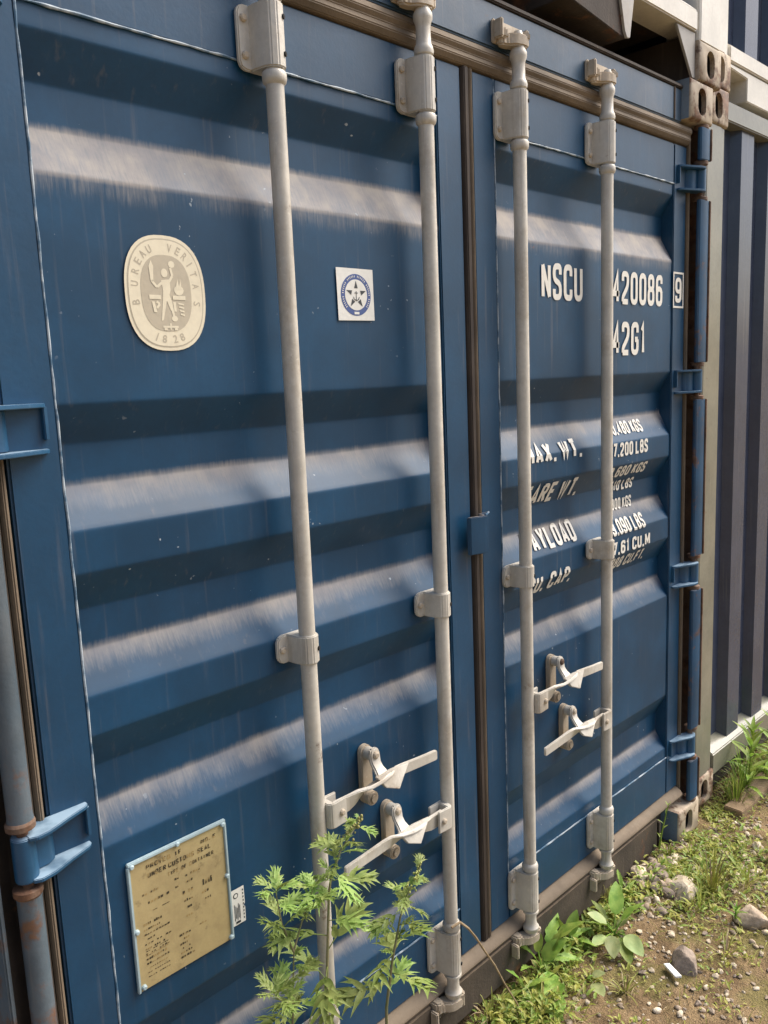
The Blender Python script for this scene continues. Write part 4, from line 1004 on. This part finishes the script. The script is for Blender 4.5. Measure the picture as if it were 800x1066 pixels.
weed('broadleaf_weed', b0, [((1.39, -.04, .03), (1.258, -.160, .010), 0, .1), ((1.47, -.015, .075), (1.555, -.055, .108), 1, -.3), ((1.45, .0, .06), (1.525, .012, .120), 0, .3), ((1.385, -.005, .05), (1.345, .012, .125), 3, -.1),
                            ((1.43, -.03, .04), (1.510, -.085, .035), 3, .2), ((1.335, -.035, .03), (1.262, -.062, .012), 1, -.2), ((1.395, -.005, .07), (1.405, .010, .140), 1, .3), ((1.44, -.02, .05), (1.49, -.015, .105), 0, -.4),
                            ((1.42, .0, .03), (1.475, -.05, .085), 1, .5), ((1.37, .0, .03), (1.315, -.005, .080), 3, .2), ((1.40, -.02, .02), (1.36, -.09, .03), 3, .4)],
     'sprawling broad-leaved weed with toothed leaves under the third locking bar')
b1 = (1.675, -.085, .008)
weed('broadleaf_weed', b1, [((1.70, -.075, .060), (1.765, -.045, .125), 1, .3), ((1.69, -.10, .055), (1.755, -.140, .105), 1, -.4), ((1.625, -.105, .045), (1.570, -.145, .020), 2, .1), ((1.655, -.135, .045), (1.625, -.205, .025), 2, .3),
                            ((1.66, -.07, .05), (1.622, -.025, .080), 2, -.2), ((1.63, -.085, .03), (1.565, -.078, .030), 2, .0), ((1.68, -.06, .04), (1.695, -.005, .085), 0, .2), ((1.655, -.12, .03), (1.590, -.185, .012), 1, .1),
                            ((1.65, -.08, .05), (1.60, -.045, .075), 1, .4), ((1.69, -.09, .03), (1.74, -.10, .05), 2, -.3)],
     'rounded pale-leaved weed between the third and fourth locking bars')
weed('broadleaf_weed', (1.46, -.125, .006), [((1.450, -.150, .016), (1.418, -.202, .022), 2, .1), ((1.475, -.13, .014), (1.498, -.160, .024), 2, .2)], 'two-leaved pale seedling on the soil below the toothed weed')
weed('broadleaf_weed', (1.86, -.01, .006), [((1.855, -.02, .02), (1.82, -.05, .05), 3, .1), ((1.865, -.02, .03), (1.90, -.03, .06), 3, .2), ((1.85, -.01, .03), (1.81, .0, .07), 0, -.2), ((1.87, .0, .03), (1.875, .01, .09), 3, .1)], 'curled small weed at the foot of the fourth locking bar')
weed('broadleaf_weed', (1.545, -.005, .006), [((1.54, -.01, .03), (1.475, -.045, .045), 0, .1), ((1.55, -.01, .04), (1.60, -.005, .095), 1, .2), ((1.55, -.02, .03), (1.575, -.085, .04), 0, -.2), ((1.54, .0, .04), (1.515, .012, .11), 1, .2), ((1.55, -.01, .03), (1.625, -.035, .05), 3, .1)], 'bushy weed against the sill halfway between the two larger broad-leaved weeds')
weed('broadleaf_weed', (1.30, -.03, .006), [((1.295, -.04, .02), (1.235, -.085, .03), 1, .2), ((1.305, -.035, .03), (1.355, -.075, .06), 3, -.1), ((1.30, -.02, .03), (1.27, .005, .09), 0, .2), ((1.295, -.03, .02), (1.225, -.02, .05), 3, .3)], 'small toothed weed at the bottom of the centre gasket')
LL = leaf_mesh('leaf', 1, .20, 'lush', .35, 0, .3, .05)
def leafy(name, base, h, n, label, L=.1, lean=(0, 0), mesh=None):
    root = thing(name, base, label, 'weed'); b_ = Vector(base); path = [b_, b_+Vector((lean[0]*.4, lean[1]*.4, h*.5)), b_+Vector((lean[0], lean[1], h))]
    MB().tube([along(path, k/8) for k in range(9)], [.004*(1-.6*k/8) for k in range(9)], 7).build('stem', 'lush', root)
    az = rnd.uniform(0, 6)
    for i in range(n):
        t = .15+.85*i/n; az += 2.4; place(mesh or LL, root, along(path, t), az, R(15+55*t), 0, L*rnd.uniform(.8, 1.1)*(1.1-.35*t))
    for i in range(4): place(mesh or LL, root, path[-1], az+1.57*i, R(55), 0, L*.55)
    return root
leafy('leafy_plant', (2.78, -.045, .0), .26, 24, 'lush green leafy plant growing tallest beside the slate container', .115, (.03, .0))
leafy('leafy_plant', (2.92, -.10, .0), .17, 16, 'shorter leafy plant growing beyond the plank by the slate container', .11, (.02, -.02))
leafy('leafy_plant', (3.06, -.04, .0), .22, 18, 'farther leafy plant growing along the slate container', .11)
leafy('rosette_weed', (1.985, -.325, .015), .03, 9, 'small star-shaped green rosette weed in front of a brown stone', .045, (.0, -.0))
leafy('twining_weed', (2.135, .010, .0), .20, 10, 'thin weed climbing in front of the notch beside the corner casting', .030, (.035, -.02))
# dry twig hanging from the second bar to the soil
tw = [(1.010, -.020, .362), (1.035, -.026, .366), (1.058, -.034, .340), (1.085, -.035, .300), (1.118, -.034, .245), (1.150, -.040, .19), (1.180, -.05, .12), (1.215, -.06, .05), (1.235, -.07, .0)]
tag(MB().tube([along(tw, k/24) for k in range(25)], [.0034-.0012*k/24 for k in range(25)], 7).build('dry_twig', 'dry', None), 'bent dry brown twig hooked over the lower end of the second locking bar', 'twig')
